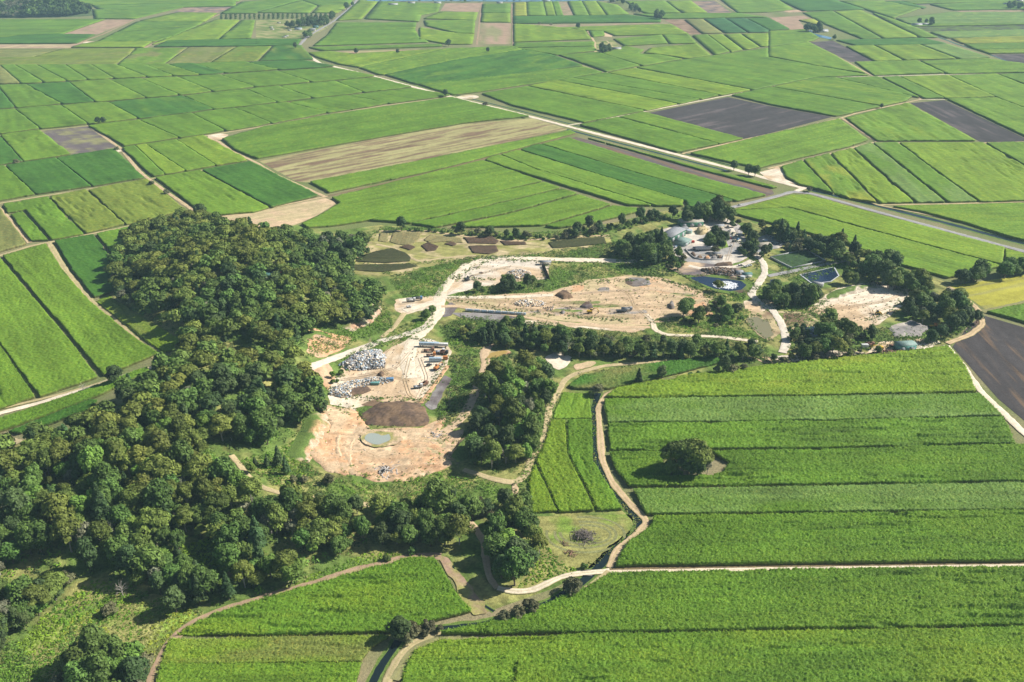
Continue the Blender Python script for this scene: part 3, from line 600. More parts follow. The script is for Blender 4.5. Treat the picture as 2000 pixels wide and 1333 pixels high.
cane([(860, 1253), (1098, 1247), (1008, 1300), (998, 1400), (775, 1400), (790, 1310), (810, 1275)], 'e', h=1.5, amp=.8, thin=.45, gaps=.18, tone2='l', **N)
N = dict(rows=((345, 1245), (760, 1240)))
cane([(348, 1242), (405, 1210), (600, 1150), (800, 1095), (848, 1095), (870, 1130), (895, 1170), (920, 1197), (900, 1203), (770, 1238), (500, 1244)], 'm', h=2.2, amp=.9, tone2='l', gaps=.05, mix=.05, **N)
cane([(332, 1251), (760, 1246), (722, 1270), (705, 1296), (318, 1300)], 'l', h=1.5, amp=.8, gaps=.16, tone2='o', mix=.15, **N)
cane([(315, 1303), (706, 1300), (680, 1400), (290, 1400)], 'e', h=1.8, amp=.8, gaps=.07, tone2='l', **N)
N = dict(rows=((1108, 830), (1165, 1000)))
cane([(1077, 826), (1103, 825), (1107, 890), (1160, 1000), (1093, 1003), (1048, 905), (1066, 870)], 'l', h=2.0, amp=.8, gaps=.05, tone2='m', **N)
cane([(1109, 825), (1155, 823), (1158, 905), (1215, 998), (1168, 1000), (1112, 890)], 'm', h=2.0, amp=.8, gaps=.04, tone2='l', **N)
cane([(1045, 912), (1088, 1001), (1040, 1004), (1033, 950)], 'l', h=1.6, amp=.7, gaps=.08, tone2='y', **N)
cane([(1110, 757), (1140, 737), (1250, 717), (1380, 702), (1462, 699), (1400, 713), (1250, 750), (1185, 763), (1122, 762)], 'd', h=2.2, tone2='o', gaps=.05, rows=((1110, 757), (1400, 705)))
cane([(1098, 768), (1150, 772), (1155, 818), (1080, 820)], 'e', h=.9, gaps=.15, tone2='l')
# ploughed and bare fields
for p, s, s2, k in [([(1262, 222), (1422, 190), (1500, 207), (1625, 229), (1500, 262), (1452, 272)], 'dark', 'purple', dict(mix=-.35, stripe=7)), ([(1778, 202), (1845, 196), (2000, 270), (2060, 298), (1990, 277), (1915, 278)], 'dark', 'purple', dict(mix=-.35, stripe=7)),
                    ([(1860, 678), (1890, 640), (1918, 616), (2000, 640), (2060, 660), (2060, 860), (2000, 822), (1950, 780)], 'dark', 'brown', dict(mix=-.4, stripe=5, rows=((1900, 690), (2000, 800)))), ([(1582, 83), (1627, 80), (1709, 121), (1662, 122)], 'purple', 'dark', {}),
                    ([(1935, 107), (2060, 105), (2060, 150), (2000, 131)], 'dark', 'purple', {}), ([(78, 257), (171, 247), (236, 289), (142, 304)], 'purple', 'olive', dict(mix=-.1)),
                    ([(505, 315), (735, 272), (905, 243), (1040, 231), (1110, 253), (1000, 277), (730, 332), (600, 357), (578, 355)], 'straw', 'brown', dict(stripe=5, mix=-.15, rows=((600, 357), (1000, 277)))),
                    ([(1112, 271), (1125, 268), (1362, 333), (1508, 371), (1512, 379), (1498, 384), (1312, 333)], 'brown', 'purple', dict(rows=((1112, 271), (1312, 333)), stripe=4)),
                    ([(410, 432), (430, 425), (520, 410), (635, 387), (658, 397), (622, 420), (560, 445), (500, 452), (450, 445)], 'hay', 'tan', {}), ([(1855, 560), (1930, 548), (2060, 530), (2060, 583), (1925, 606), (1903, 590)], 'yellowgrass', 'olive', dict(stripe=9, mix=-.15, rows=((1860, 575), (2000, 550)))),
                    ([(125, 67), (208, 39), (263, 39), (190, 68)], 'pink', 'olive', dict(mix=-.4)), ([(335, 26), (360, 16), (455, 14), (425, 26)], 'purple', 'pink', {}), ([(500, 18), (528, 4), (578, 1), (545, 14)], 'pink', 'olive', {}), ([(870, 7), (942, 6), (935, 24), (860, 22)], 'pink', 'olive', dict(mix=-.5)),
                    ([(940, 46), (998, 46), (998, 87), (935, 87)], 'pink', 'olive', dict(mix=.0, stripe=20)), ([(630, 102), (700, 100), (860, 96), (845, 98), (700, 107)], 'straw', 'pink', {}), ([(1030, 49), (1293, 45), (1310, 47), (1060, 54)], 'pink', 'olive', {}), ([(1091, 5), (1107, 5), (1120, 31), (1101, 31)], 'pink', 'olive', {}),
                    ([(1297, 39), (1335, 39), (1370, 67), (1348, 68)], 'pink', 'brown', {}), ([(1350, 3), (1395, 2), (1430, 26), (1383, 26)], 'purple', 'pink', {}), ([(1503, 35), (1570, 31), (1585, 37), (1560, 40), (1575, 58), (1545, 59)], 'pink', 'olive', dict(mix=-.5)), ([(1780, 9), (1950, 2), (1960, 4), (1795, 10)], 'dark', 'purple', {}),
                    ([(1865, 22), (1985, 19), (2060, 22), (1880, 25)], 'pink', 'olive', {}), ([(1785, 55), (1830, 52), (2060, 49), (2060, 57), (1812, 62)], 'dark', 'green', dict(mix=.1)), ([(500, 40), (640, 36), (640, 55), (597, 75), (500, 76)], 'straw', 'green', {}), ([(1163, 82), (1200, 79), (1212, 98), (1165, 103)], 'straw', 'green', {}),
                    ([(-80, 88), (140, 87), (165, 80), (190, 82), (160, 88), (135, 95), (-80, 95)], 'hay', 'pink', {}), ([(1178, 64), (1198, 66), (1195, 73), (1180, 72)], 'hay', 'tan', {}), ([(1530, 21), (1560, 20), (1580, 24), (1535, 25)], 'pink', 'tan', {})]:
    patch('ploughed_field' if s in ('dark', 'purple', 'brown') else 'bare_field', p, s, s2, amp=.2, **k)
# ------------------------------------------------------------------ roads, tracks, drains
WR = [(700, -4), (690, 10), (655, 40), (600, 72), (584, 90), (588, 101), (625, 124), (735, 151), (870, 187), (1000, 219), (1115, 249), (1320, 302), (1425, 329), (1500, 350), (1572, 369)]
drain = mat_water('drain_water', (.012, .022, .024), .15)
def offset_px(L, dx, dy): return [(x + dx, y + dy) for x, y in L]
def ditch(px, width, name='drain', edge=True):
    if edge: road('grass_verge', px, width * 1.9, 'green', 'drygrass', M_GRASS, track=False, z=.07)
    road(name, px, width, 'dark', 'dark', drain, track=False, z=.10)
ditch(offset_px(WR[6:13], -6, 5), 4.5); ditch(offset_px(WR[8:13], 8, -4), 3)
road('gravel_road', WR[5:], 9, 'white', 'tan', track=False); road('paved_road', WR[:6], 8, 'pave', 'tan', track=False)
for L, wd, s in [([(1107, 246), (1250, 220), (1500, 172), (1592, 152), (1702, 150), (2060, 141)], 5, 'white'), ([(400, 266), (500, 250), (640, 225), (750, 207), (880, 190)], 5, 'hay'), ([(-60, 335), (45, 320), (140, 306), (235, 291), (350, 274), (400, 266)], 4, 'hay'),
                 ([(-60, 408), (0, 398), (70, 386), (180, 369), (290, 351), (390, 334), (490, 317)], 4, 'hay'), ([(-60, 512), (0, 500), (60, 481), (92, 475), (240, 445), (300, 431)], 4.5, 'hay'), ([(398, 268), (425, 276), (455, 297), (500, 318), (545, 345), (580, 360), (635, 385)], 4.5, 'tan'),
                 ([(172, 246), (235, 290), (270, 333), (290, 350), (320, 372), (380, 413)], 4.5, 'tan'), ([(95, 474), (130, 532), (178, 588), (260, 660), (322, 712)], 5, 'hay'), ([(-10, 400), (25, 435), (58, 475)], 5, 'tan'), ([(635, 385), (850, 336), (1000, 296), (1128, 261)], 4.5, 'brown'),
                 ([(410, 428), (500, 412), (640, 384)], 4, 'tan'), ([(1332, 301), (1500, 263), (1640, 232), (1672, 222), (1775, 200), (1797, 195)], 4, 'tan'), ([(1795, 195), (1845, 195)], 4, 'white'), ([(1500, 330), (1600, 307), (1662, 290), (1702, 279), (1760, 280), (1915, 280), (2060, 276)], 4, 'tan'),
                 ([(1715, 401), (1850, 399), (2060, 393)], 4.5, 'hay'), ([(280, 95), (345, 65), (425, 30), (482, 4)], 8, 'pink'), ([(150, 86), (200, 68), (265, 38), (330, 22), (480, 0)], 6, 'pink'), ([(941, 5), (937, 40), (931, 88)], 5, 'pink'), ([(1000, 9), (1001, 50), (1003, 95)], 5, 'pink'),
                 ([(1078, 109), (1180, 143), (1250, 131), (1340, 117), (1500, 95), (1580, 82)], 3, 'hay'), ([(1580, 83), (1655, 122), (1702, 148), (1800, 195)], 4, 'tan'), ([(1148, 61), (1162, 84), (1163, 103)], 5, 'tan'), ([(1162, 81), (1185, 80), (1200, 96)], 4, 'hay'), ([(1395, 0), (1440, 26), (1500, 37)], 4, 'hay'),
                 ([(2060, 576), (2000, 592), (1918, 610)], 6, 'olive'), ([(1645, 232), (1680, 256), (1712, 279)], 4, 'tan'), ([(1350, 70), (1400, 67), (1500, 65), (1600, 78)], 3, 'hay'), ([(-60, 170), (50, 167), (230, 157), (380, 151), (500, 143), (660, 134)], 3, 'hay'), ([(-60, 222), (30, 215), (207, 202), (350, 190), (500, 174), (740, 152)], 3, 'hay'),
                 ([(-60, 273), (77, 256), (172, 247), (272, 236), (417, 218), (610, 196), (810, 173)], 3, 'hay')]:
    road('dirt_track', L, wd, s, 'drygrass')
patch('gravel_apron', [(885, 192), (920, 185), (940, 190), (925, 195)], 'white', 'hay', wob=2); patch('gravel_apron', [(400, 266), (425, 262), (450, 263), (438, 272), (420, 275)], 'white', 'tan', wob=2); patch('gravel_apron', [(160, 305), (235, 292), (240, 297), (215, 301)], 'white', 'hay', wob=2)
patch('gravel_apron', [(1482, 338), (1520, 327), (1535, 334), (1533, 350), (1560, 362), (1500, 352)], 'white', 'tan', wob=2); patch('gravel_apron', [(158, 83), (190, 81), (190, 85), (165, 87)], 'white', 'hay', wob=2)
road('paved_road', [(1395, 414), (1450, 401), (1510, 386), (1548, 375), (1585, 379), (1700, 411), (1840, 449), (2060, 508)], 7, 'pave', 'white', track=False)
road('paved_road', [(1555, 374), (1575, 366)], 7, 'white', 'white', track=False)
ditch([(1580, 371), (1700, 399), (1840, 434), (2060, 492)], 7); road('dirt_track', [(1575, 366), (1610, 374), (1700, 395), (1712, 401), (1850, 428), (2060, 480)], 3.5, 'hay', 'drygrass')
ditch([(1625, -2), (1690, 20), (1740, 38), (1800, 60), (1870, 87), (1925, 104), (1960, 117), (2060, 150)], 6)
# bottom right and quarry surrounds
road('gravel_road', [(1185, 1117), (1400, 1115), (1600, 1112), (2080, 1106)], 4.6, 'white', 'tan'); road('dirt_track', [(1190, 1113), (1400, 1109), (2080, 1100)], 2.2, 'brown', 'drygrass')
road('gravel_road', [(972, 1150), (1000, 1157), (1038, 1156), (1070, 1140), (1100, 1126), (1140, 1120), (1190, 1117)], 4, 'white', 'drygrass')
ditch([(1168, 768), (1160, 800), (1160, 850), (1163, 905), (1190, 955), (1232, 1000), (1252, 1022), (1246, 1042), (1215, 1062), (1190, 1085), (1166, 1112), (1140, 1135), (1080, 1175), (1000, 1210), (930, 1222), (850, 1232)], 4)
ditch([(778, 1252), (768, 1268), (745, 1300), (728, 1333), (700, 1400)], 3.5)
road('dirt_track', [(1280, 742), (1210, 762), (1183, 772), (1168, 800), (1172, 850), (1176, 900), (1196, 945), (1230, 985), (1266, 1020), (1244, 1046), (1207, 1072), (1190, 1110)], 4.2, 'tan', 'drygrass')
road('dirt_track', [(1190, 1118), (1160, 1143), (1110, 1172), (1000, 1216), (930, 1230), (870, 1238), (810, 1255), (778, 1285), (755, 1333), (740, 1400)], 4.2, 'hay', 'drygrass')
road('dirt_track', [(770, 1330), (800, 1275), (850, 1250), (900, 1248)], 5, 'olive', 'drygrass')
road('dirt_track', [(862, 1088), (800, 1089), (700, 1114), (620, 1140), (520, 1168), (430, 1195), (360, 1228), (328, 1262), (312, 1290), (298, 1333), (285, 1400)], 5.5, 'pink', 'drygrass')
patch('bare_earth', [(856, 1089), (872, 1086), (905, 1130), (935, 1170), (955, 1200), (930, 1206), (905, 1180), (880, 1128)], 'pink', 'drygrass', wob=2.5, mix=.1, sc=8); ditch([(876, 1092), (895, 1130), (925, 1170), (965, 1195)], 1.2)
road('dirt_track', [(1200, 1241), (1600, 1235), (2080, 1228)], 1.5, 'drygrass', 'green')
road('gravel_road', [(-60, 832), (0, 808), (60, 793), (150, 766), (230, 738), (330, 710)], 4.5, 'white', 'hay', track=False); road('dirt_track', [(-60, 818), (0, 799), (80, 781), (200, 748), (330, 705)], 3, 'hay', 'drygrass')
patch('bare_earth', [(-30, 868), (20, 850), (45, 862), (20, 876), (-30, 885)], 'tan', 'hay', wob=2)
road('dirt_track', [(1850, 672), (1895, 655), (1920, 635), (1910, 605), (1870, 570), (1852, 562)], 5, 'tan', 'drygrass'); road('gravel_road', [(1848, 676), (1880, 715), (1915, 765), (1960, 808), (2000, 848), (2060, 900)], 5, 'white', 'tan', track=False); ditch([(1903, 743), (1930, 775), (1962, 813)], 1.5)
# ------------------------------------------------------------------ the quarry island: grass, earthworks, haul roads, ponds
_z[0] = 0
SITE = [(222, 500), (262, 455), (310, 432), (400, 418), (640, 452), (740, 440), (1000, 455), (1090, 452), (1200, 435), (1300, 412), (1400, 412), (1470, 432), (1540, 448), (1650, 480), (1760, 522), (1850, 552), (1900, 588), (1918, 612), (1888, 640), (1850, 672), (1750, 690), (1500, 712), (1330, 735), (1200, 758), (1160, 775), (1155, 905), (1240, 1015), (1225, 1050), (1170, 1105), (1080, 1150), (940, 1200), (880, 1130), (850, 1087), (620, 1135), (420, 1195), (340, 1235), (300, 1300), (280, 1400), (-100, 1400), (-60, 880), (30, 862), (190, 828), (300, 742), (340, 700), (300, 645), (215, 575)]
patch('grass', SITE, 'green', 'drygrass', res=1.6, z=.05, wob=0, amp=.45, sc=16, mix=-.05, mat=M_GRASS, bumpz=.0)
patch('grass', [(1020, 1010), (1240, 1005), (1228, 1048), (1165, 1105), (1070, 1145), (1010, 1150), (1060, 1060)], 'lime', 'drygrass', z=.07, amp=.3, mat=M_GRASS, mix=.2); patch('grass', [(150, 1200), (310, 1160), (380, 1200), (320, 1250), (290, 1330), (230, 1300), (90, 1330), (20, 1290)], 'drygrass', 'lime', z=.07, amp=.4, mat=M_GRASS, wob=4)
for k, (rx, ry) in enumerate([(62, 26), (78, 35), (52, 19)]):
    road('mown_ring', [(1140 + rx * math.cos(t) + 4, 1045 + ry * math.sin(t)) for t in np.linspace(-1.8, 3.4, 24)], 1.6, 'olive', 'green', M_GRASS, z=.09 + .004 * k)
D = lambda px, s, s2=None, name='bare_earth', **k: patch(name, px, s, s2, wob=k.pop('wob', 2.2), **k)
# nursery terraces
D([(690, 500), (735, 452), (830, 450), (1000, 468), (1060, 462), (1190, 460), (1196, 478), (1110, 492), (1020, 500), (940, 506), (820, 524), (770, 540), (690, 535)], 'hay', 'drygrass', amp=.34, sc=10, mix=.05)
# upper storage pad, haul roads
D([(862, 582), (880, 548), (905, 520), (960, 502), (1075, 512), (1070, 546), (1000, 552), (930, 562), (885, 575)], 'concrete', 'tan', sc=25)
D([(770, 585), (850, 578), (852, 600), (820, 608), (790, 616), (772, 608)], 'white', 'tan'); D([(868, 582), (1000, 574), (1075, 570), (1150, 548), (1230, 538), (1290, 542), (1350, 561), (1400, 580), (1385, 590), (1392, 616), (1330, 619), (1282, 622), (1268, 636), (1200, 638), (1100, 627), (1000, 614), (920, 602), (878, 594)], 'tan', 'hay', sc=22, amp=.28)
D([(1240, 545), (1290, 545), (1345, 562), (1392, 581), (1360, 585), (1290, 572), (1250, 563)], 'tan', 'orange', mix=-.1); D([(1352, 596), (1376, 590), (1393, 617), (1340, 616)], 'orange', 'tan', mix=-.3); D([(1115, 560), (1140, 557), (1138, 570), (1118, 570)], 'orange', 'tan', mix=-.2)
D([(1005, 612), (1100, 600), (1260, 606), (1270, 612), (1100, 618)], 'grey', 'tan'); D([(1225, 543), (1258, 543), (1275, 556), (1240, 562), (1220, 553)], 'grey', 'mulch', mix=-.1); D([(1165, 563), (1190, 561), (1188, 570), (1168, 571)], 'grey', 'mulch')
for x, y, rx, ry in [(1100, 608, 40, 3), (1180, 598, 30, 3), (1330, 577, 30, 4), (1130, 592, 45, 3)]: D([(x + rx * math.cos(t), y + ry * math.sin(t)) for t in np.linspace(0, 6.1, 12)], 'hay', 'green', wob=3)
D([(880, 612), (1020, 610), (1026, 622), (985, 630), (905, 622)], 'grey', 'purple', name='rubble_slope'); D([(862, 605), (880, 590), (895, 600), (880, 618), (864, 622)], 'grey', 'purple', name='rubble_slope')
D([(1000, 622), (1100, 632), (1200, 642), (1268, 640), (1240, 650), (1120, 640), (1010, 632)], 'tan', 'white')
# lower pads
D([(640, 765), (655, 738), (690, 694), (745, 690), (780, 672), (810, 655), (872, 672), (884, 690), (862, 738), (826, 787), (770, 792), (730, 788), (690, 800), (645, 790)], 'tan', 'white', sc=30, amp=.25)
D([(600, 715), (640, 700), (655, 735), (640, 765), (615, 735)], 'tan', 'orange', mix=-.1); D([(605, 640), (690, 660), (660, 690), (620, 700), (600, 690)], 'tan', 'orange', mix=.2); D([(700, 790), (770, 770), (830, 787), (820, 792), (740, 795)], 'brown', 'tan', mix=-.1)
D([(622, 790), (690, 798), (720, 838), (840, 838), (866, 815), (860, 850), (905, 838), (890, 880), (880, 912), (800, 940), (740, 942), (690, 928), (640, 922), (604, 892), (636, 860), (645, 828)], 'tan', 'orange', sc=16, amp=.38, res=1.0, bumpz=1.0, z=.1, mix=-.12)
D([(600, 885), (636, 845), (660, 850), (690, 900), (680, 930), (640, 924)], 'orange', 'tan', mix=-.1, bumpz=.9); D([(780, 860), (850, 850), (880, 870), (860, 905), (800, 905)], 'hay', 'orange', mix=-.2, bumpz=.6); D([(690, 845), (705, 850), (712, 900), (700, 930), (690, 900)], 'grey', 'orange', mix=-.1)
D([(760, 835), (815, 838), (870, 815), (868, 835), (800, 850)], 'orange', 'tan', bumpz=.4)
patch('rubble_slope', [(830, 792), (868, 732), (884, 742), (868, 765), (852, 800), (840, 803)], 'grey', 'purple', wob=1.2, amp=.3); road('dirt_track', [(875, 715), (850, 750), (822, 788)], 3, 'orange', 'tan')
# right hand sand pit, white patch, verge tracks
D([(1575, 605), (1600, 588), (1630, 565), (1690, 552), (1730, 550), (1775, 566), (1772, 592), (1745, 612), (1728, 625), (1700, 645), (1665, 646), (1640, 632), (1600, 615)], 'white', 'tan', sc=30); D([(1735, 640), (1780, 626), (1815, 638), (1800, 658), (1750, 660)], 'grey', 'concrete', name='rubble_slope', bumpz=1.5)
D([(1530, 612), (1580, 612), (1600, 635), (1560, 650), (1530, 640)], 'hay', 'brown'); D([(1690, 690), (1720, 668), (1800, 662), (1840, 668), (1800, 690), (1740, 694)], 'tan', 'white'); D([(1470, 700), (1560, 692), (1640, 684), (1700, 690), (1640, 698), (1500, 712)], 'tan', 'concrete')
D([(1063, 700), (1090, 688), (1120, 700), (1112, 712), (1090, 726), (1080, 718)], 'concrete', 'white'); D([(1120, 715), (1150, 705), (1165, 706), (1160, 715), (1125, 724)], 'hay', 'tan'); D([(930, 690), (990, 684), (1000, 690), (960, 700)], 'hay', 'orange')
D([(1455, 625), (1470, 605), (1500, 608), (1530, 650), (1500, 668), (1470, 645)], 'brown', 'hay'); D([(1452, 588), (1500, 584), (1520, 600), (1480, 612), (1455, 604)], 'tan', 'white')
for L, wd, s in [([(1245, 511), (1100, 508), (1000, 504), (950, 507), (915, 517), (885, 542), (866, 565), (858, 585), (857, 610), (838, 636), (808, 665), (795, 700), (800, 740)], 10, 'white'), ([(860, 588), (830, 596), (790, 608)], 8, 'white'), ([(862, 582), (1000, 581), (1080, 577)], 6, 'white'), ([(835, 638), (790, 655), (740, 668), (680, 690), (620, 712), (605, 720)], 7, 'concrete'),
                 ([(862, 600), (890, 598), (930, 605), (1010, 618), (1100, 632), (1200, 640), (1270, 640)], 5, 'tan'), ([(1262, 615), (1276, 632), (1278, 645), (1300, 655), (1400, 658), (1480, 668)], 4.5, 'white'), ([(790, 612), (770, 640), (745, 660)], 4, 'hay'), ([(985, 650), (960, 668), (945, 690), (950, 710), (938, 745), (918, 790), (905, 815), (870, 845), (850, 850)], 7, 'tan'),
                 ([(1470, 700), (1300, 706), (1180, 715), (1125, 730), (1103, 742), (1085, 775), (1072, 800), (1068, 840), (1050, 880), (1035, 905), (1028, 930), (1005, 945), (960, 936), (905, 918)], 4.2, 'hay'), ([(452, 890), (468, 908), (482, 928), (498, 944), (520, 956), (552, 965), (600, 972), (660, 980), (730, 988)], 3.3, 'hay'), ([(910, 1012), (930, 1035), (946, 1060), (950, 1100), (955, 1130), (972, 1150)], 4, 'tan'),
                 ([(690, 800), (690, 830), (700, 860), (690, 900), (720, 930)], 3.5, 'concrete'), ([(1005, 945), (1008, 965), (990, 985)], 4, 'tan'), ([(735, 478), (770, 485), (800, 503), (820, 512), (870, 504), (930, 500)], 3.5, 'hay'), ([(740, 452), (830, 451), (930, 466), (1000, 472), (1100, 465), (1190, 460)], 3, 'tan'), ([(1640, 480), (1560, 470)], 3, 'hay'), ([(1870, 600), (1865, 622), (1845, 640)], 5, 'tan'), ([(1520, 610), (1570, 612), (1600, 630)], 4, 'hay')]:
    road('haul_road', L, wd, s, 'hay', track=wd < 5)
# depot yards
D([(1262, 470), (1275, 455), (1325, 440), (1340, 420), (1400, 420), (1445, 440), (1456, 470), (1460, 505), (1420, 522), (1340, 512), (1300, 490)], 'concrete', 'pave', sc=30, name='yard'); D([(1298, 522), (1345, 512), (1440, 522), (1460, 535), (1450, 548), (1380, 541), (1330, 538)], 'tan', 'purple', name='yard')
D([(1465, 470), (1500, 458), (1540, 475), (1520, 486), (1480, 490)], 'concrete', 'pave', name='yard'); D([(1348, 430), (1380, 426), (1388, 450), (1370, 462), (1345, 450)], 'hay', 'white', name='yard'); patch('lawn', [(1400, 482), (1418, 470), (1423, 484), (1405, 488)], 'lime', 'green', mat=M_GRASS)
road('concrete_road', [(1418, 435), (1432, 455), (1448, 480), (1475, 495), (1492, 515), (1494, 535), (1478, 560), (1466, 575), (1480, 590), (1508, 605), (1525, 630), (1534, 655), (1536, 672), (1528, 690)], 6.2, 'concrete', 'hay', track=False); road('concrete_road', [(1500, 540), (1550, 530), (1610, 517), (1650, 510)], 6, 'pave', 'concrete', track=False); road('concrete_road', [(1345, 520), (1370, 526), (1440, 522), (1470, 510)], 6, 'concrete', 'pave', track=False)
# water
pond_m = mat_water('pond_water', (.014, .029, .062), .12, .3, 2); mud_m = mat_water('muddy_water', (.22, .20, .11), .2, .1); grey_m = mat_water('grey_water', (.33, .37, .33), .35, .5, 3); foam_m = mat_plain('foam', (.75, .78, .8), .7); river_m = mat_water('river_water', (.10, .24, .38), .2, .05, .1)
PZ = [0]
def pond(name, px, m, wob=0, z=None):
    if z is None: _z[0] += .02; z = .10 + _z[0]
    PZ[0] = z; return patch(name, px, 'dark', wob=wob, mat=m, z=z)
D([(1335, 540), (1400, 537), (1468, 548), (1474, 563), (1448, 578), (1395, 572)], 'mulch', 'green', name='pond_bank')
pond('aeration_pond', [(1345, 543), (1375, 541), (1410, 545), (1448, 550), (1458, 558), (1448, 567), (1425, 570), (1395, 565), (1365, 553)], pond_m)
POND_Z = PZ[0]
pond('settling_pond', [(1565, 538), (1628, 524), (1636, 540), (1622, 550), (1588, 554)], pond_m); pond('muddy_pond', [(1460, 622), (1478, 620), (1500, 628), (1512, 655), (1496, 664), (1480, 650), (1462, 634)], mud_m, 1.0); patch('grass', [(706, 852), (722, 844), (748, 847), (778, 848), (790, 862), (760, 876), (725, 876), (708, 866)], 'drygrass', 'tan', wob=2, sc=6, mat=M_GRASS, z=1.25)
pond('grey_pool', [(712, 852), (722, 848), (738, 851), (745, 856), (766, 850), (762, 862), (745, 872), (725, 870), (714, 862)], grey_m, 1.6, z=1.35)
pond('muddy_pond', [(958, 690), (985, 685), (995, 688), (970, 700), (950, 702)], mat_water('ochre_water', (.42, .30, .10), .3, .2), .6); pond('blue_pool', [(1568, 642), (1590, 638), (1600, 655), (1575, 665)], pond_m, 1.0)
pond('river', [(300, -60), (2200, -60), (2200, -14), (1560, -14), (1440, -3), (1240, 0), (1100, 3), (1000, 4), (930, 3), (860, 3), (720, 3), (700, -6), (300, -14)], river_m, z=.3)
pond('farm_pond', [(1574, 61), (1586, 60), (1588, 66), (1625, 74), (1622, 78), (1576, 68)], river_m); 

def ruts(px, soil='hay', n=2, gap=1.9, w_=.42):
    q = smooth_line(px, 3); d = np.gradient(q, axis=0); d /= np.hypot(d[:, 0], d[:, 1])[:, None]; nr = np.stack([-d[:, 1], d[:, 0]], 1)
    for k in range(n):
        _z[0] += .002; o = (k - (n - 1) / 2) * gap; m = len(q); a, b = q + nr * (o - w_ / 2), q + nr * (o + w_ / 2); P = np.concatenate([a, b]); i = np.arange(m - 1)
        c = (np.array(SOIL[soil]) * .4 + np.array(SOIL['tan']) * .6) * (.8 + .4 * fbm(P[:, 0], P[:, 1], 6, k, 2))[:, None]
        tag(mesh_obj('wheel_rut', np.c_[P, hill(P[:, 0], P[:, 1]) + .10 + _z[0]], np.stack([i, i + 1, i + m + 1, i + m], 1), M_SOIL, c), kind='structure')
for L, s, n in [([(800, 700), (790, 740), (800, 775), (830, 784)], 'hay', 2), ([(700, 735), (740, 728), (775, 720), (800, 690)], 'brown', 2), ([(780, 680), (745, 720), (760, 735), (800, 745)], 'hay', 3), ([(650, 745), (690, 740), (740, 732)], 'brown', 2), ([(745, 700), (765, 675), (790, 655)], 'brown', 2), ([(820, 700), (835, 740), (815, 780)], 'white', 2),
                ([(880, 585), (1000, 590), (1100, 592), (1220, 598), (1340, 604)], 'hay', 4), ([(890, 592), (960, 600), (1050, 606), (1150, 618), (1250, 622)], 'brown', 3), ([(1090, 580), (1180, 570), (1280, 566), (1370, 580)], 'white', 3), ([(1270, 625), (1240, 600), (1230, 575), (1200, 560)], 'hay', 2), ([(1000, 588), (1120, 600), (1200, 612), (1270, 620)], 'white', 2),
                ([(870, 575), (920, 540), (1000, 520), (1060, 530)], 'hay', 3), ([(780, 595), (830, 590)], 'hay', 3), ([(1600, 610), (1660, 600), (1730, 590), (1760, 575)], 'tan', 3), ([(1610, 625), (1680, 620), (1740, 600)], 'hay', 2), ([(1640, 590), (1700, 600), (1710, 630)], 'tan', 2),
                ([(690, 845), (740, 842), (820, 850), (860, 845)], 'white', 2), ([(700, 905), (740, 890), (800, 885), (860, 880)], 'hay', 2), ([(660, 870), (700, 880), (760, 905), (840, 910)], 'orange', 2), ([(720, 860), (760, 880), (840, 860), (880, 850)], 'hay', 2), ([(1290, 500), (1330, 495), (1380, 500), (1430, 500)], 'hay', 2), ([(1440, 450), (1430, 480), (1420, 510)], 'pave', 2)]:
    ruts(L, s, n, 2.0 if n < 3 else 1.5)
# ------------------------------------------------------------------ trees
FA = [(225, 515), (262, 474), (312, 442), (385, 430), (440, 455), (560, 470), (640, 481), (722, 476), (728, 492), (690, 522), (690, 552), (732, 578), (757, 600), (715, 638), (640, 652), (598, 668), (565, 695), (590, 735), (632, 762), (634, 800), (596, 850), (520, 880), (455, 880), (445, 905), (400, 905), (440, 945), (470, 968), (560, 990), (640, 1005), (722, 1022), (735, 1062), (640, 1100), (560, 1142), (480, 1165), (420, 1180), (335, 1192), (300, 1150), (215, 1128), (150, 1120), (110, 1175), (60, 1225), (0, 1285), (-70, 1300), (-70, 905), (60, 874), (200, 830), (245, 778), (310, 744), (355, 727), (375, 692), (345, 655), (300, 628), (238, 592), (214, 548)]
HOLE = [[(450, 893), (482, 898), (520, 942), (562, 958), (560, 992), (500, 985), (462, 945)], [(350, 1062), (420, 1048), (440, 1110), (372, 1128)], [(430, 655), (475, 648), (490, 672), (450, 680)], [(505, 548), (545, 545), (550, 562), (515, 566)], [(410, 868), (445, 862), (450, 905), (420, 905)], [(140, 1080), (200, 1075), (215, 1100), (150, 1105)]]
fp = scatter(FA, 8.1, HOLE, 11, .42); fp = fp[(fbm(fp[:, 0], fp[:, 1], 26, 91, 2) > .33) | (fp[:, 1] > 640)]
fp = fp[np.argsort(np.hypot(fp[:, 0], fp[:, 1]))]
kn = fbm(fp[:, 0], fp[:, 1], 55, 77, 2); k2 = rng.random(len(fp))
FL = {'gum': ('gum_tree', 'tall olive green gum tree with a wide domed crown in the hillside forest', 'gum trees of the hillside forest'), 'rain': ('rainforest_tree', 'mid green rainforest tree with a rounded lumpy crown in the hillside forest', 'rainforest trees of the hillside forest'),
      'bright': ('broadleaf_tree', 'bright green leafy tree standing out among the darker hillside forest', 'bright green trees of the hillside forest'), 'dark': ('dark_tree', 'very dark green dense tree in the hillside forest', 'dark trees of the hillside forest'),
      'pine': ('conical_tree', 'tall conical blue green tree in the hillside forest', 'conical trees of the hillside forest'), 'grey': ('sparse_tree', 'thin grey green half bare tree at the hillside forest', 'half bare trees of the hillside forest')}
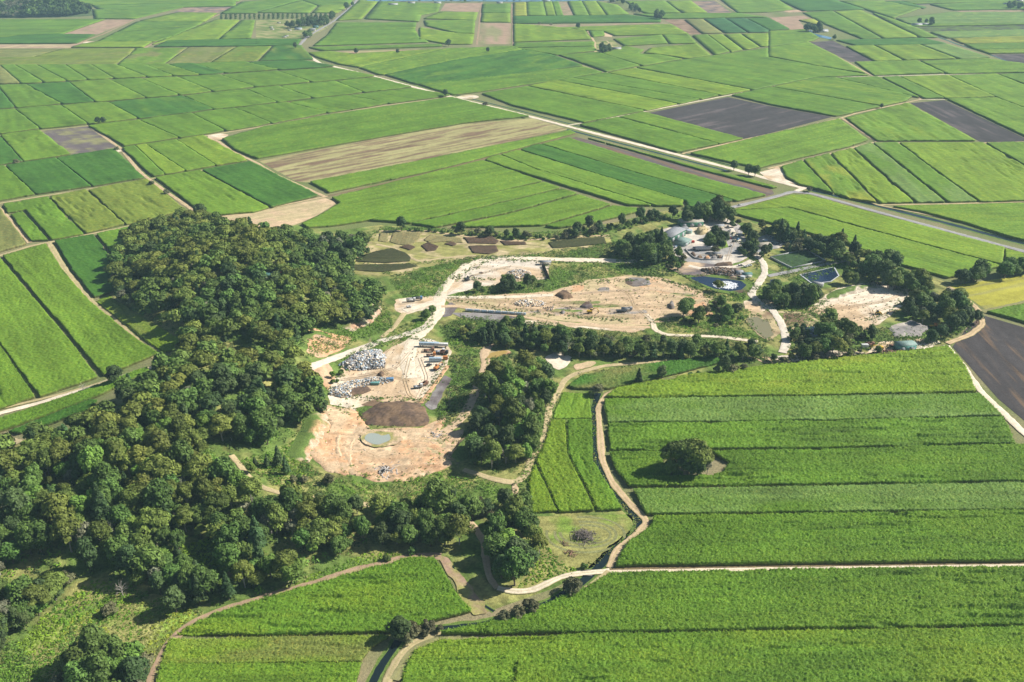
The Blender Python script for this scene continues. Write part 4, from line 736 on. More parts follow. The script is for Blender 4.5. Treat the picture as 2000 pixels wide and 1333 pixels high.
def forest_kind(i, y):
    a = kn[i]; b = k2[i]
    near = y < 470
    if b < .06: return 'grey'
    if b < .12: return 'pine'
    if b < .24 and near: return 'bright'
    if a > .52: return 'gum' if b < .85 else 'rain'
    if a > .40: return 'rain' if b < .7 else 'gum'
    return 'dark' if b < .55 else 'rain'
NFOR = 300
for i, (x, y) in enumerate(fp[:NFOR]):
    k = forest_kind(i, y); nm, lb, gr = FL[k]
    tree(nm, k, 0, 0, float(np.clip(rng.normal(.84, .25), .42, 1.4)), lb, group=gr, xy=(x, y), hs=float(rng.uniform(.82, 1.38)))
# the farther half of the forest reads as one canopy
def canopy(name, pts, kinds, smin, smax, lod=900, leaf=.95):
    V, Fc, C, o = [], [], [], 0
    lods = {}
    for k, (col, W, H, b, st) in {'gum': ('olive', 13, 8.5, 7.5, 'dome'), 'rain': ('mid', 11, 11, 4.5, 'round'), 'dark': ('dark', 10, 10.5, 4, 'round'), 'bright': ('bright', 9.5, 10, 3.5, 'round'), 'pine': ('teal', 7.5, 13, 2.5, 'cone'), 'grey': ('grey', 8, 8, 3.5, 'dome')}.items():
        lods[k] = [(*blob_crown(500 + j + len(k), W, H, b, 15, lod, leaf, st), np.array(LEAFCOL[col])) for j in range(3)]
    for i, (x, y) in enumerate(pts):
        v, f, t, c = lods[kinds[i]][int(rng.integers(3))]; s = rng.uniform(smin, smax); a = rng.random() * 6.28; ca, sa = math.cos(a), math.sin(a)
        w_ = v * s; V.append(np.stack([w_[:, 0] * ca - w_[:, 1] * sa + x, w_[:, 0] * sa + w_[:, 1] * ca + y, w_[:, 2] * rng.uniform(.88, 1.1) + float(hill(x, y))], 1)); Fc.append(f + o); o += len(v)
        C.append(c * (t * rng.uniform(.7, 1.3))[:, None] * np.array((rng.uniform(.9, 1.15), 1, 1)))
    return tag(mesh_obj(name, np.concatenate(V), np.concatenate(Fc), M_SCRUB, np.concatenate(C)), kind='stuff')
rest = fp[NFOR:]
canopy('woodland', rest, [forest_kind(NFOR + i, y) for i, (x, y) in enumerate(rest)], .5, 1.2)
knoll = scatter([(-60, 35), (0, 35.5), (60, 35), (130, 33.5), (178, 29), (180, 25), (120, 22), (40, 21), (-60, 23)], 8.5, (), 5, flat=True)
canopy('hill_woodland', knoll, ['grey' if abs(x + 1475) < 55 and rng.random() < .75 and y < 2860 else 'dark' if rng.random() < .7 else 'rain' for x, y in knoll], .8, 1.45, 220, 1.9)
def belt(name, poly, sp, kinds, smin, smax, label, group, seed, hs=1.0, cat='tree'):
    for x, y in scatter(poly, sp, (), seed, .4):
        tree(name, kinds[int(rng.integers(len(kinds)))], 0, 0, float(rng.uniform(smin * .72, smax * 1.08)), label, cat, group, (x, y), hs * float(rng.uniform(.85, 1.25)))
belt('shade_tree', [(1336, 428), (1412, 422), (1425, 437), (1380, 436), (1340, 442)], 7.5, ['dark', 'rain', 'gum'], .9, 1.25, 'large spreading dark tree at the depot entrance beside the sealed road', 'large trees behind the depot sheds', 21)
belt('yard_tree', [(1228, 482), (1285, 472), (1302, 508), (1272, 528), (1245, 512), (1205, 505)], 8, ['dark', 'rain', 'rain', 'pine'], .7, 1.1, 'dense dark green tree on the bank west of the green depot shed', 'trees on the bank beside the green shed', 22)
belt('yard_tree', [(1378, 478), (1408, 455), (1418, 482), (1398, 498), (1385, 492)], 7, ['rain', 'dark', 'dusty'], .55, .9, 'round green tree standing on the island inside the depot yard', 'trees inside the depot yard', 23)
belt('yard_tree', [(1448, 455), (1470, 458), (1482, 500), (1470, 508), (1458, 478)], 7, ['rain', 'dark', 'pine'], .5, .8, 'small dark tree in the row along the depot access road', 'trees along the depot road', 24)
belt('boundary_tree', [(1470, 447), (1545, 462), (1645, 492), (1700, 514), (1770, 535), (1700, 540), (1620, 512), (1535, 492), (1500, 468)], 8.5, ['rain', 'dark', 'gum', 'pine', 'dusty'], .7, 1.15, 'green tree in the boundary belt between the depot and the pale cane field', 'trees of the depot boundary belt', 25)
belt('pond_tree', [(1482, 586), (1520, 574), (1592, 580), (1598, 596), (1560, 606), (1500, 598)], 7.5, ['rain', 'dark', 'rain'], .6, .9, 'leafy dark green tree in the clump south of the rectangular pond', 'trees of the clump below the rectangular pond', 26)
belt('bank_tree', [(1632, 552), (1700, 538), (1790, 555), (1822, 582), (1740, 568), (1690, 553), (1640, 566)], 8, ['dark', 'rain', 'gum'], .75, 1.15, 'dark tree on the bank above the pale sand pit', 'trees along the top of the sand pit', 27)
belt('bank_tree', [(1778, 592), (1830, 578), (1878, 596), (1896, 634), (1858, 650), (1800, 636), (1768, 618)], 9, ['gum', 'rain', 'grey', 'dark'], .7, 1.1, 'green tree on the eastern edge of the sand pit near the ploughed field', 'trees at the east end of the sand pit', 28)
belt('pit_tree', [(1606, 650), (1640, 648), (1650, 672), (1618, 690), (1594, 668)], 8, ['rain', 'gum'], .8, 1.15, 'tall green tree at the south west corner of the sand pit', 'trees at the corner of the sand pit', 29)
belt('verge_tree', [(1490, 702), (1640, 688), (1720, 692), (1640, 702), (1520, 716)], 8, ['rain', 'gum', 'dusty'], .5, .85, 'small green tree on the verge above the brightest cane field', 'small trees above the brightest cane field', 30)
belt('valley_tree', [(942, 765), (1000, 725), (1058, 725), (1082, 765), (1064, 805), (1060, 862), (1028, 916), (960, 922), (912, 906), (908, 872), (935, 825)], 8, ['gum', 'rain', 'gum', 'dark', 'bright', 'grey'], .6, 1.08, 'tall green tree in the dense grove east of the orange quarry pit', 'trees of the grove beside the quarry pit', 31)
belt('creek_tree', [(880, 660), (1000, 655), (1130, 680), (1280, 694), (1450, 694), (1505, 700), (1440, 706), (1250, 706), (1090, 696), (960, 680)], 5.9, ['dark', 'rain', 'dark', 'gum', 'pine', 'dusty'], .5, .88, 'dark green tree in the long belt below the levelled fill pad', 'trees of the long belt below the fill pad', 32)
belt('lower_tree', [(735, 1010), (800, 998), (900, 1005), (922, 1042), (925, 1078), (850, 1088), (745, 1080), (728, 1045)], 9, ['dark', 'rain', 'gum', 'rain'], .8, 1.2, 'dark green tree in the wood above the curved brown headland track', 'trees of the wood above the headland track', 33)
belt('lower_tree', [(962, 1020), (1048, 1008), (1062, 1065), (1040, 1112), (1012, 1148), (968, 1140), (958, 1085)], 9.5, ['rain', 'gum', 'bright', 'dark'], .85, 1.2, 'leafy green tree in the grove between the winding drive and the mown paddock', 'trees of the grove beside the mown paddock', 34)
belt('slope_tree', [(560, 985), (700, 992), (860, 992), (985, 1002), (940, 1016), (720, 1012), (600, 1008)], 7.5, ['rain', 'dark', 'bright', 'dusty'], .5, .85, 'medium green tree on the slope below the quarry pit', 'trees on the slope below the pit', 35)
belt('slope_tree', [(860, 975), (940, 968), (1000, 985), (1010, 1010), (930, 1010), (870, 1000)], 7, ['rain', 'bright', 'dusty', 'dark', 'bush'], .5, .9, 'small green tree between the slope below the pit and the grove', 'trees between the pit slope and the grove', 135)
belt('slope_tree', [(470, 895), (560, 905), (640, 938), (740, 955), (640, 950), (560, 940), (490, 925)], 8, ['bush', 'bright', 'pine', 'dusty', 'bush'], .5, 1.0, 'young green tree on the shrubby rim above the winding drive', 'young trees on the rim above the drive', 136)
belt('creek_tree', [(870, 645), (960, 640), (1100, 655), (1250, 668), (1400, 676), (1480, 684), (1400, 690), (1250, 680), (1090, 672), (960, 660)], 6.2, ['bush', 'rain', 'dark', 'dusty', 'bush'], .4, .8, 'light green shrubby tree on the upper edge of the long belt', 'shrubby trees on the upper edge of the belt', 137)
belt('yard_tree', [(1405, 436), (1440, 436), (1460, 452), (1440, 448), (1412, 444)], 7, ['rain', 'dark', 'dusty'], .4, .75, 'small round tree along the north side of the access yard', 'trees along the north side of the access yard', 140); belt('yard_tree', [(1480, 492), (1508, 488), (1506, 500), (1492, 512), (1482, 505)], 6.5, ['rain', 'dark', 'bush'], .45, .8, 'dark tree beside the planted filter bed', 'trees beside the filter bed', 141)
belt('yard_tree', [(1330, 500), (1345, 512), (1330, 530), (1300, 530), (1290, 515), (1310, 505)], 6, ['bush', 'rain', 'bush', 'dusty'], .5, .9, 'round bush between the depot yard and the haul road', 'bushes between the yard and the haul road', 142, cat='bush'); belt('yard_tree', [(1440, 490), (1462, 486), (1465, 500), (1448, 506)], 6.5, ['rain', 'dark', 'bush'], .4, .75, 'small tree on the traffic island east of the concrete bays', 'trees on the traffic island', 143)
belt('bank_tree', [(1540, 636), (1590, 650), (1600, 690), (1560, 690), (1545, 665)], 7, ['rain', 'bush', 'dusty', 'dark'], .4, .8, 'shrubby tree around the small blue pool', 'trees around the small blue pool', 144); belt('bank_tree', [(1655, 640), (1720, 655), (1690, 678), (1640, 680), (1640, 660)], 7, ['bush', 'rain', 'dusty'], .4, .75, 'low tree on the bank between the sand pit and the verge', 'low trees below the sand pit', 145)
belt('pit_tree', [(1400, 592), (1455, 606), (1450, 632), (1400, 640), (1330, 640), (1300, 630)], 8, ['bush', 'bush', 'dusty', 'rain'], .4, .85, 'green bush on the slope east of the fill pad', 'bushes on the slope east of the fill pad', 146, cat='bush')
belt('corner_tree', [(120, 1345), (170, 1310), (200, 1292), (275, 1290), (288, 1335), (270, 1400), (110, 1400)], 6.6, ['rain', 'dark', 'bright', 'dusty', 'rain'], .8, 1.25, 'leafy green tree in the clump beside the foot of the brown headland track', 'trees of the clump at the foot of the brown track', 36)
belt('edge_gum', [(-60, 1215), (0, 1185), (60, 1160), (118, 1150), (95, 1215), (40, 1255), (0, 1278), (-60, 1300)], 8, ['rain', 'gum', 'bright', 'dark'], .7, 1.15, 'leafy tree at the south west edge of the forest above the weedy slope', 'trees at the south west edge of the forest', 147)
for x, y, s, k in [(1318, 924, 1.25, 'gum'), (1335, 918, 1.1, 'rain'), (1352, 926, 1.3, 'gum'), (1368, 920, 1.0, 'gum'), (1342, 933, 1.05, 'dark'), (1360, 936, .85, 'rain'), (1328, 934, .8, 'bush'), (1380, 928, .8, 'grey'), (1310, 932, .7, 'rain')]:
    tree('field_gum', k, x, y, s, 'tree in the lone tall clump standing inside the wide cane field', 'tree', 'tree clump inside the wide cane field', hs=1.15)
belt('hedge_bush', [(742, 452), (820, 450), (900, 455), (1000, 462), (1090, 458), (1180, 445), (1280, 420), (1330, 425), (1260, 440), (1180, 462), (1090, 470), (1000, 472), (900, 460)], 6.5, ['bush', 'dusty', 'bush', 'bush', 'dark'], .4, .95, 'small green tree in the straggling row behind the terraced plots', 'bushes in the row behind the terraces', 38)
belt('quarry_bush', [(640, 735), (668, 728), (672, 745), (650, 750)], 5, ['bush', 'bright'], .5, 1.0, 'round green bush at the foot of the large grey rubble heap', 'bushes beside the rubble heap', 39, cat='bush')
belt('pad_bush', [(930, 566), (1000, 556), (1062, 560), (1000, 572), (930, 576)], 6, ['bush', 'dark', 'bush'], .4, .9, 'green bush on the bank between the upper storage pad and the fill pad', 'bushes below the upper storage pad', 40, cat='bush')
belt('drain_bush', [(772, 1258), (790, 1240), (830, 1232), (872, 1226), (868, 1238), (800, 1256)], 4.8, ['dusty', 'dusty', 'dark'], .6, .95, 'grey brown bush over the drain between the pale cane and the headland track', 'bushes over the drain by the headland track', 41, cat='bush')
belt('lane_bush', [(1330, 738), (1400, 726), (1470, 716), (1500, 712), (1480, 722), (1400, 735)], 7, ['dusty', 'dark', 'bush'], .5, .95, 'dark bush in the row above the bright cane headland', 'bushes above the bright cane headland', 42, cat='bush')
# single trees, each with its own description
for nm, k, x, y, s, lb in [('field_tree', 'dark', 226, 750, .95, 'round dark tree alone beside the pale gravel road west of the forest'), ('dead_tree', 'dead', 165, 768, .75, 'small leafless grey tree beside the pale gravel road'), ('field_tree', 'dusty', 297, 364, .9, 'grey green tree leaning over the field track above the forest, upper of two'), ('field_tree', 'dusty', 326, 382, .9, 'grey green tree on the field track just above the forest, lower of two'),
                           ('field_tree', 'dark', 393, 428, 1.15, 'big round dark tree at the northern tip of the forest beside the hay ground'), ('field_tree', 'dusty', 33, 322, 1.0, 'grey round tree at the corner of two cane fields at the western edge'), ('field_tree', 'dusty', 229, 296, .8, 'grey tree at the corner of the square brown field'), ('field_tree', 'dark', 192, 244, .8, 'dark tree clump inside cane above the square brown field'), ('field_tree', 'dark', 203, 243, .75, 'dark tree beside its twin in the cane above the square brown field'),
                           ('roadside_tree', 'dark', 1433, 334, .9, 'tall dark tree on the pale road near its junction with the sealed road'), ('roadside_tree', 'rain', 1462, 343, .9, 'dark bushy tree in the row by the pale road junction, westernmost of the pair'), ('roadside_tree', 'rain', 1474, 345, .9, 'dark bushy tree nearest the bare apron of the road junction'), ('lane_tree', 'pine', 1247, 751, .75, 'narrow dark conical tree on the headland of the bright cane field'), ('lane_tree', 'dark', 1292, 740, .7, 'narrow dark tree east of the conical one on the same headland'),
                           ('creek_bush', 'dusty', 1166, 772, 1.05, 'round grey bush where the drain bends beside the bright cane field'), ('field_tree', 'dark', 696, 107, .95, 'dark lone tree in the strip of straw coloured ground'), ('field_tree', 'dark', 777, 106, .75, 'smaller dark lone tree east of the other in the straw coloured strip'), ('field_tree', 'dark', 876, 91, 1.1, 'dark tree at the corner of the light field below the brown one'), ('field_tree', 'dark', 953, 104, .85, 'dark tree alone inside the wide cane field north of the pale road'),
                           ('roadside_tree', 'dark', 870, 190, .9, 'dark tree on the pale road just before the gravel apron'), ('roadside_tree', 'dusty', 948, 208, 1.0, 'grey tree on the pale road just past the gravel apron'), ('field_tree', 'grey', 1053, 53, 1.2, 'thin spreading tree on the bare strip below the river fields'), ('field_tree', 'grey', 1076, 54, 1.1, 'smaller thin tree on the same bare strip below the river fields'), ('field_tree', 'dark', 1129, 58, 1.2, 'round dark tree at the end of the bare strip below the river fields'),
                           ('field_tree', 'dark', 1721, 213, .6, 'tiny dark tree on the track between the two ploughed fields'), ('roadside_tree', 'dark', 577, 96, 1.0, 'dark tree at the bend where the sealed road turns to gravel'), ('roadside_tree', 'dusty', 1580, 375, .9, 'grey tree beside the canal at the road junction'), ('drain_bush', 'dusty', 1036, 1196, 1.0, 'grey bush over the drain nearest the curved pale drive'), ('drain_bush', 'dusty', 1012, 1206, .9, 'grey bush west of its larger neighbour over the same drain'), ('drain_bush', 'dusty', 1118, 1160, 1.15, 'big grey green bush beside the small culvert'),
                           ('drain_bush', 'dusty', 985, 1212, .75, 'low grey bush at the western end of the drain below the drive'), ('paddock_bush', 'bush', 1141, 1112, .9, 'small green bush beside the culvert at the bottom of the mown paddock'), ('paddock_bush', 'bush', 805, 1082, 1.1, 'round pale bush on the grass above the headland track'), ('paddock_bush', 'bush', 755, 1096, .9, 'small bush on the headland grass west of the round pale one'), ('corner_bush', 'dark', 345, 1196, 1.0, 'broad dark tree standing apart at the lower edge of the forest'), ('corner_bush', 'dusty', 130, 1142, .9, 'brownish shrub in the weedy clearing of the forest'),
                           ('corner_bush', 'dusty', 215, 1200, .8, 'low dark shrub in the rough grass below the forest'), ('dead_tree', 'dead', 240, 1165, .8, 'grey leafless tree above the rough grass clearing'), ('dead_tree', 'dead', 1108, 690, 1.15, 'large pale leafless tree in front of the long dark belt'), ('dead_tree', 'dead', 988, 905, 1.0, 'grey leafless tree at the lower edge of the grove beside the pit'), ('pond_tree_lone', 'gum', 1402, 570, .7, 'slender tree standing in front of the aeration pond'), ('pad_tree', 'gum', 988, 560, .75, 'tall thin tree on the bank below the upper storage pad'),
                           ('pad_tree', 'rain', 1040, 553, .45, 'small round bush beside the white heap on the upper pad'), ('pad_tree', 'rain', 832, 625, .6, 'dense green bush between the two haul roads'), ('pad_tree', 'rain', 845, 616, .55, 'green bush right beside the haul road fork'), ('forest_giant', 'bright', 570, 1140, 1.1, 'bright green round tree at the lower edge of the forest above the headland track')]:
    tree(nm, k, x, y, s, lb, 'bush' if 'bush' in nm else 'tree')
belt('boundary_tree', [(1870, 548), (1930, 540), (1930, 552), (1875, 558)], 8, ['dark', 'rain'], .7, 1.0, 'dark round tree on the headland above the yellow field', 'trees above the yellow field', 43); belt('boundary_tree', [(1945, 538), (2060, 520), (2060, 534), (1950, 547)], 8, ['dark', 'rain'], .7, 1.0, 'dark tree in the eastern row above the yellow field', 'eastern row above the yellow field', 44)
belt('edge_tree', [(1850, 640), (1878, 632), (1905, 620), (1910, 635), (1860, 655)], 8, ['dark', 'rain'], .6, .9, 'dark round tree beside the bend of the pale track by the dark ploughed field', 'trees at the bend by the ploughed field', 45); belt('edge_tree', [(1800, 662), (1850, 655), (1850, 664), (1805, 674)], 7, ['dark', 'pine'], .5, .8, 'dark bush beside the green roofed shed', 'bushes beside the green roofed shed', 46, cat='bush')
# ------------------------------------------------------------------ low growth nobody could count
scrub('undergrowth', [(760, 548), (880, 510), (940, 504), (900, 522), (875, 548), (858, 580), (790, 582)], 2.2, 1.7, ['mid', 'bright', 'm', 'mid'], 51)
scrub('undergrowth', [(1025, 500), (1120, 490), (1200, 472), (1260, 500), (1250, 508), (1060, 502)], 2.4, 1.8, ['mid', 'bright', 'dark'], 52)
scrub('undergrowth', [(1075, 520), (1240, 514), (1305, 540), (1290, 543), (1230, 537), (1150, 547), (1075, 568), (1000, 574), (880, 580), (930, 563), (1000, 553), (1070, 547)], 2.6, 1.7, ['mid', 'm', 'bright', 'mid'], 53)
scrub('undergrowth', [(860, 640), (900, 622), (1000, 626), (1120, 642), (1250, 652), (1400, 662), (1500, 672), (1500, 704), (1300, 708), (1120, 694), (960, 668), (870, 665)], 2.6, 1.9, ['dark', 'mid', 'mid'], 54)
scrub('undergrowth', [(882, 695), (930, 690), (938, 740), (905, 800), (862, 838), (850, 806), (884, 745)], 2.0, 1.6, ['mid', 'bright', 'dark', 'm'], 55)
scrub('undergrowth', [(640, 934), (740, 948), (880, 918), (955, 940), (1000, 965), (1000, 1005), (900, 1000), (740, 985), (560, 962), (465, 905), (520, 885), (600, 905)], 2.4, 1.6, ['mid', 'bright', 'm', 'mid'], 56)
scrub('undergrowth', [(1395, 590), (1470, 605), (1452, 640), (1500, 668), (1420, 660), (1285, 645), (1290, 624), (1392, 620)], 2.4, 1.5, ['mid', 'm', 'bright'], 57)
scrub('weeds', [(-60, 1310), (0, 1292), (110, 1180), (190, 1130), (300, 1158), (230, 1200), (150, 1260), (60, 1330), (-60, 1400)], 1.7, 1.0, ['bright', 'm', 'l'], 58, hmul=.6); scrub('weeds', [(350, 1065), (420, 1050), (440, 1110), (375, 1128)], 1.7, 1.0, ['bright', 'l'], 59, hmul=.6)
scrub('rough_grass', [(150, 1200), (310, 1165), (400, 1195), (330, 1250), (300, 1333), (285, 1400), (-60, 1400), (60, 1310)], 1.5, .8, ['l', 'y', 'o', 'm'], 60, hmul=.45, nl=18)
scrub('rough_grass', [(520, 885), (598, 850), (638, 800), (640, 860), (600, 900), (620, 930), (560, 930), (450, 900)], 1.7, 1.0, ['m', 'bright', 'l'], 61, hmul=.5); scrub('undergrowth', [(600, 660), (700, 640), (760, 605), (770, 640), (700, 665), (640, 690), (600, 700)], 2.2, 1.4, ['mid', 'm', 'bright'], 62)
scrub('rough_grass', [(480, 1168), (640, 1110), (730, 1075), (850, 1085), (640, 1130), (520, 1162)], 1.5, .7, ['m', 'l', 'o'], 63, hmul=.5, nl=18); scrub('rough_grass', [(1060, 1060), (1100, 1100), (1140, 1120), (1080, 1130), (1010, 1150), (1040, 1110)], 1.6, .8, ['m', 'l', 'bright'], 64, hmul=.5); scrub('undergrowth', [(1600, 590), (1640, 560), (1760, 545), (1770, 566), (1690, 552), (1630, 566)], 2.4, 1.4, ['mid', 'm', 'dark'], 65)
scrub('undergrowth', [(1770, 640), (1860, 640), (1890, 610), (1905, 640), (1850, 668), (1780, 690), (1740, 694)], 2.6, 1.3, ['mid', 'dark', 'm'], 66); scrub('undergrowth', [(1480, 700), (1700, 690), (1800, 684), (1700, 697), (1500, 716)], 2.2, 1.2, ['mid', 'dark'], 67); scrub('undergrowth', [(1285, 545), (1345, 556), (1400, 576), (1460, 575), (1450, 590), (1400, 588), (1345, 562)], 2, 1.2, ['m', 'mid'], 68)
scrub('reeds', [(1160, 775), (1168, 800), (1165, 900), (1200, 960), (1250, 1015), (1240, 1045), (1190, 1085), (1155, 1110), (1150, 1100), (1185, 1075), (1225, 1045), (1238, 1015), (1185, 965), (1155, 905), (1155, 800)], 1.6, .6, ['m', 'o', 'mid'], 69, hmul=.7, nl=14); scrub('undergrowth', [(20, 1240), (90, 1330), (165, 1390), (-60, 1400), (-60, 1300)], 2.2, 1.6, ['bright', 'mid', 'm'], 70)
scrub('undergrowth', [(880, 880), (960, 925), (1030, 920), (1062, 865), (1066, 800), (1080, 760), (1050, 720), (990, 720), (935, 780), (905, 850)], 3.2, 1.8, ['mid', 'dark'], 71); scrub('undergrowth', FA, 5.2, 2.2, ['mid', 'bright', 'dark', 'm'], 72, nl=22, leaf=.5)
# ------------------------------------------------------------------ buildings, machines, heaps
PM = {}
def pm(key, col, **k):
    if key not in PM: PM[key] = mat_plain(key, col, **k)
    return PM[key]
GLASS = pm('window_glass', (.03, .04, .05), rough=.15, spec=.5); TYRE = pm('tyre', (.03, .03, .03), rough=.9); STEEL = pm('weathered_steel', (.30, .29, .28), rough=.5, metal=.4)
PAINT = {'white': (.62, .62, .60), 'blue': (.12, .25, .42), 'red': (.45, .06, .04), 'silver': (.48, .5, .52), 'dark': (.05, .055, .06), 'yellow': (.62, .40, .04), 'orange': (.50, .20, .06), 'rust': (.24, .13, .09), 'teal': (.14, .32, .29), 'green': (.05, .16, .10), 'grey': (.34, .35, .36), 'cream': (.62, .56, .44), 'tile': (.55, .22, .11), 'palegreen': (.36, .52, .46), 'lightblue': (.36, .46, .54), 'brown': (.22, .13, .08)}
def paint(k, **kw): return pm('paint_' + k, PAINT[k], rough=.4, **kw)
def boxv(x0, x1, y0, y1, z0, z1, tx=0, ty=0):
    v = [(x0, y0, z0), (x1, y0, z0), (x1, y1, z0), (x0, y1, z0), (x0 + tx, y0 + ty, z1), (x1 - tx, y0 + ty, z1), (x1 - tx, y1 - ty, z1), (x0 + tx, y1 - ty, z1)]
    return np.array(v, float), np.array([(0, 3, 2, 1), (4, 5, 6, 7), (0, 1, 5, 4), (1, 2, 6, 5), (2, 3, 7, 6), (3, 0, 4, 7)])
def part(root, name, geo, mat, bev=0, label=None):
    g = join(geo) if isinstance(geo, list) else geo
    o = mesh_obj(name, g[0], g[1], mat, parent=root)
    if bev:
        m = o.modifiers.new('b', 'BEVEL'); m.width = bev; m.segments = 2
    if label: o['label'] = label
    return o
def gable(l, w, h, rise, ov=.5, th=.18):
    a, b = l / 2 + ov, w / 2 + ov; sl = rise / (w / 2) * ov
    v = []
    for s in (-1, 1):
        for (y, z) in ((-b, h - sl), (0, h + rise), (b, h - sl), (b, h - sl + th), (0, h + rise + th), (-b, h - sl + th)): v.append((s * a, y, z))
    f = [(0, 6, 7, 1), (1, 7, 8, 2), (2, 8, 9, 3), (3, 9, 10, 4), (4, 10, 11, 5), (5, 11, 6, 0), (0, 1, 4, 5), (1, 2, 3, 4), (7, 6, 11, 10), (8, 7, 10, 9)]
    return np.array(v, float), np.array(f)
def house(name, px, py, l, w, h, rise, rz, wall, roof, label, cat='house', doors=1, windows=2, xyz=None, stripes=0):
    x, y, z = at1(px, py) if xyz is None else xyz
    e = empty(name, (x, y, z + .1), R(rz), label=label, cat=cat)
    part(e, 'wall', [boxv(-l / 2, l / 2, -w / 2, w / 2, -.4, h), (np.array([(-l / 2, -w / 2, h), (-l / 2, w / 2, h), (-l / 2, 0, h + rise), (l / 2, -w / 2, h), (l / 2, w / 2, h), (l / 2, 0, h + rise)]), np.array([(0, 1, 2, 2), (3, 5, 4, 4)]))], paint(wall))
    part(e, 'roof', gable(l, w, h, rise), pm('roof_' + roof, tuple(c * .55 for c in PAINT[roof]), rough=.6, namt=.3))
    for k in range(doors):
        dx = -l / 2 + l * (k + .5) / doors; dw = min(2.2, l / (doors * 3)) if h > 3.5 else .5; part(e, 'door', boxv(dx - dw, dx + dw, -w / 2 - .06, -w / 2 + .02, 0, h * .75), paint('grey'))
    for k in range(windows):
        dx = -l / 2 + l * (k + 1) / (windows + 1); f = part(e, 'window', boxv(dx - .7, dx + .7, w / 2 - .02, w / 2 + .06, h * .4, h * .75), paint('white')); part(f, 'pane', boxv(dx - .55, dx + .55, w / 2 + .06, w / 2 + .09, h * .45, h * .7), GLASS)
    for s in (-1, 1):
        if windows: part(e, 'window', boxv(*(sorted((s * (l / 2 - .02), s * (l / 2 + .06)))), -.6, .6, h * .4, h * .7), GLASS)
    return e
def wheel(root, x, y, r, wd=.35):
    a = np.linspace(0, 2 * math.pi, 13)[:-1]; v = [(x + r * math.cos(t), y + s * wd / 2, r + r * math.sin(t)) for s in (-1, 1) for t in a]
    v += [(x, y - wd / 2, r), (x, y + wd / 2, r)]
    f = [(i, (i + 1) % 12, 12 + (i + 1) % 12, 12 + i) for i in range(12)] + [(24, (i + 1) % 12, i, i) for i in range(12)] + [(25, 12 + i, 12 + (i + 1) % 12, 12 + (i + 1) % 12) for i in range(12)]
    return part(root, 'wheel', (np.array(v), np.array(f)), TYRE)
def spot(name, px, py, rz, label, cat, group=None):
    x, y, z = at1(px, py); return empty(name, (x, y, z + .14 + _z[0]), R(rz), label=label, cat=cat, group=group)
def car(px, py, rz, col, label, ute=False, name='parked_car', group='vehicles parked in the depot yard'):
    e = spot(name, px, py, rz, label, 'car', group)
    b = part(e, 'body', boxv(-2.2, 2.2, -.9, .9, .35, .95, .06, .05), paint(col), .12)
    part(e, 'cabin', boxv(-.3 if ute else -1.6, 1.2, -.8, .8, .95, 1.55, .45, .12), GLASS, .05); part(e, 'roof', boxv(.1 if ute else -1.15, .75, -.68, .68, 1.55, 1.62), paint(col))
    if ute: part(e, 'tray', boxv(-2.2, -.4, -.9, .9, .95, 1.25), paint('silver'))
    for x in (-1.35, 1.35):
        for y in (-.82, .82): wheel(e, x, y, .34, .24)
    return e
def truck(px, py, rz, cabc, bodyc, label, L=8.0, name='parked_truck', flat=False, group=None):
    e = spot(name, px, py, rz, label, 'truck', group)
    part(e, 'chassis', boxv(-L / 2, L / 2, -.5, .5, .55, .95), paint('dark'))
    part(e, 'cab', [boxv(L / 2 - 2.2, L / 2, -1.2, 1.2, .7, 2.9, .15, .05)], paint(cabc), .1); part(e, 'windscreen', boxv(L / 2 - .1, L / 2 + .02, -1.05, 1.05, 1.7, 2.6), GLASS)
    if flat: part(e, 'tray', boxv(-L / 2, L / 2 - 2.4, -1.25, 1.25, .95, 1.25), paint(bodyc))
    else: part(e, 'tipper_body', [boxv(-L / 2, L / 2 - 2.4, -1.25, 1.25, 1.0, 1.2), boxv(-L / 2, L / 2 - 2.4, -1.25, -1.13, 1.2, 2.5), boxv(-L / 2, L / 2 - 2.4, 1.13, 1.25, 1.2, 2.5), boxv(L / 2 - 2.52, L / 2 - 2.4, -1.13, 1.13, 1.2, 2.7), boxv(-L / 2, -L / 2 + .12, -1.13, 1.13, 1.2, 2.4)], paint(bodyc))
    for x in (-L / 2 + .8, -L / 2 + 2.0, L / 2 - 1.3):
        for y in (-1.0, 1.0): wheel(e, x, y, .5, .4)
    return e
def excavator(px, py, rz, label, col='yellow', up=1.0):
    e = spot('excavator', px, py, rz, label, 'excavator')
    for s in (-1, 1): part(e, 'track', boxv(-2.2, 2.2, s * 1.25 - .35, s * 1.25 + .35, 0, .95, .25, .02), TYRE, .2)
    part(e, 'body', boxv(-2.4, 1.5, -1.35, 1.35, 1.1, 2.3, .1, .08), paint(col), .12); c = part(e, 'cab', boxv(.1, 1.7, .25, 1.35, 2.3, 3.4, .12, .05), GLASS); part(c, 'cab_roof', boxv(.15, 1.6, .3, 1.3, 3.4, 3.5), paint(col))
    part(e, 'boom', tube([(1.2, -.2, 1.9), (3.2, -.2, 4.2 * up), (5.6, -.2, 4.4 * up)], [.38, .45, .28], 4), paint(col)); part(e, 'stick', tube([(5.3, -.2, 4.6 * up), (6.6, -.2, 2.6), (7.0, -.2, 1.2)], [.25, .28, .18], 4), paint(col))
    part(e, 'bucket', boxv(6.2, 7.4, -.75, .35, .15, 1.2, .25, .05), paint('dark'), .1)
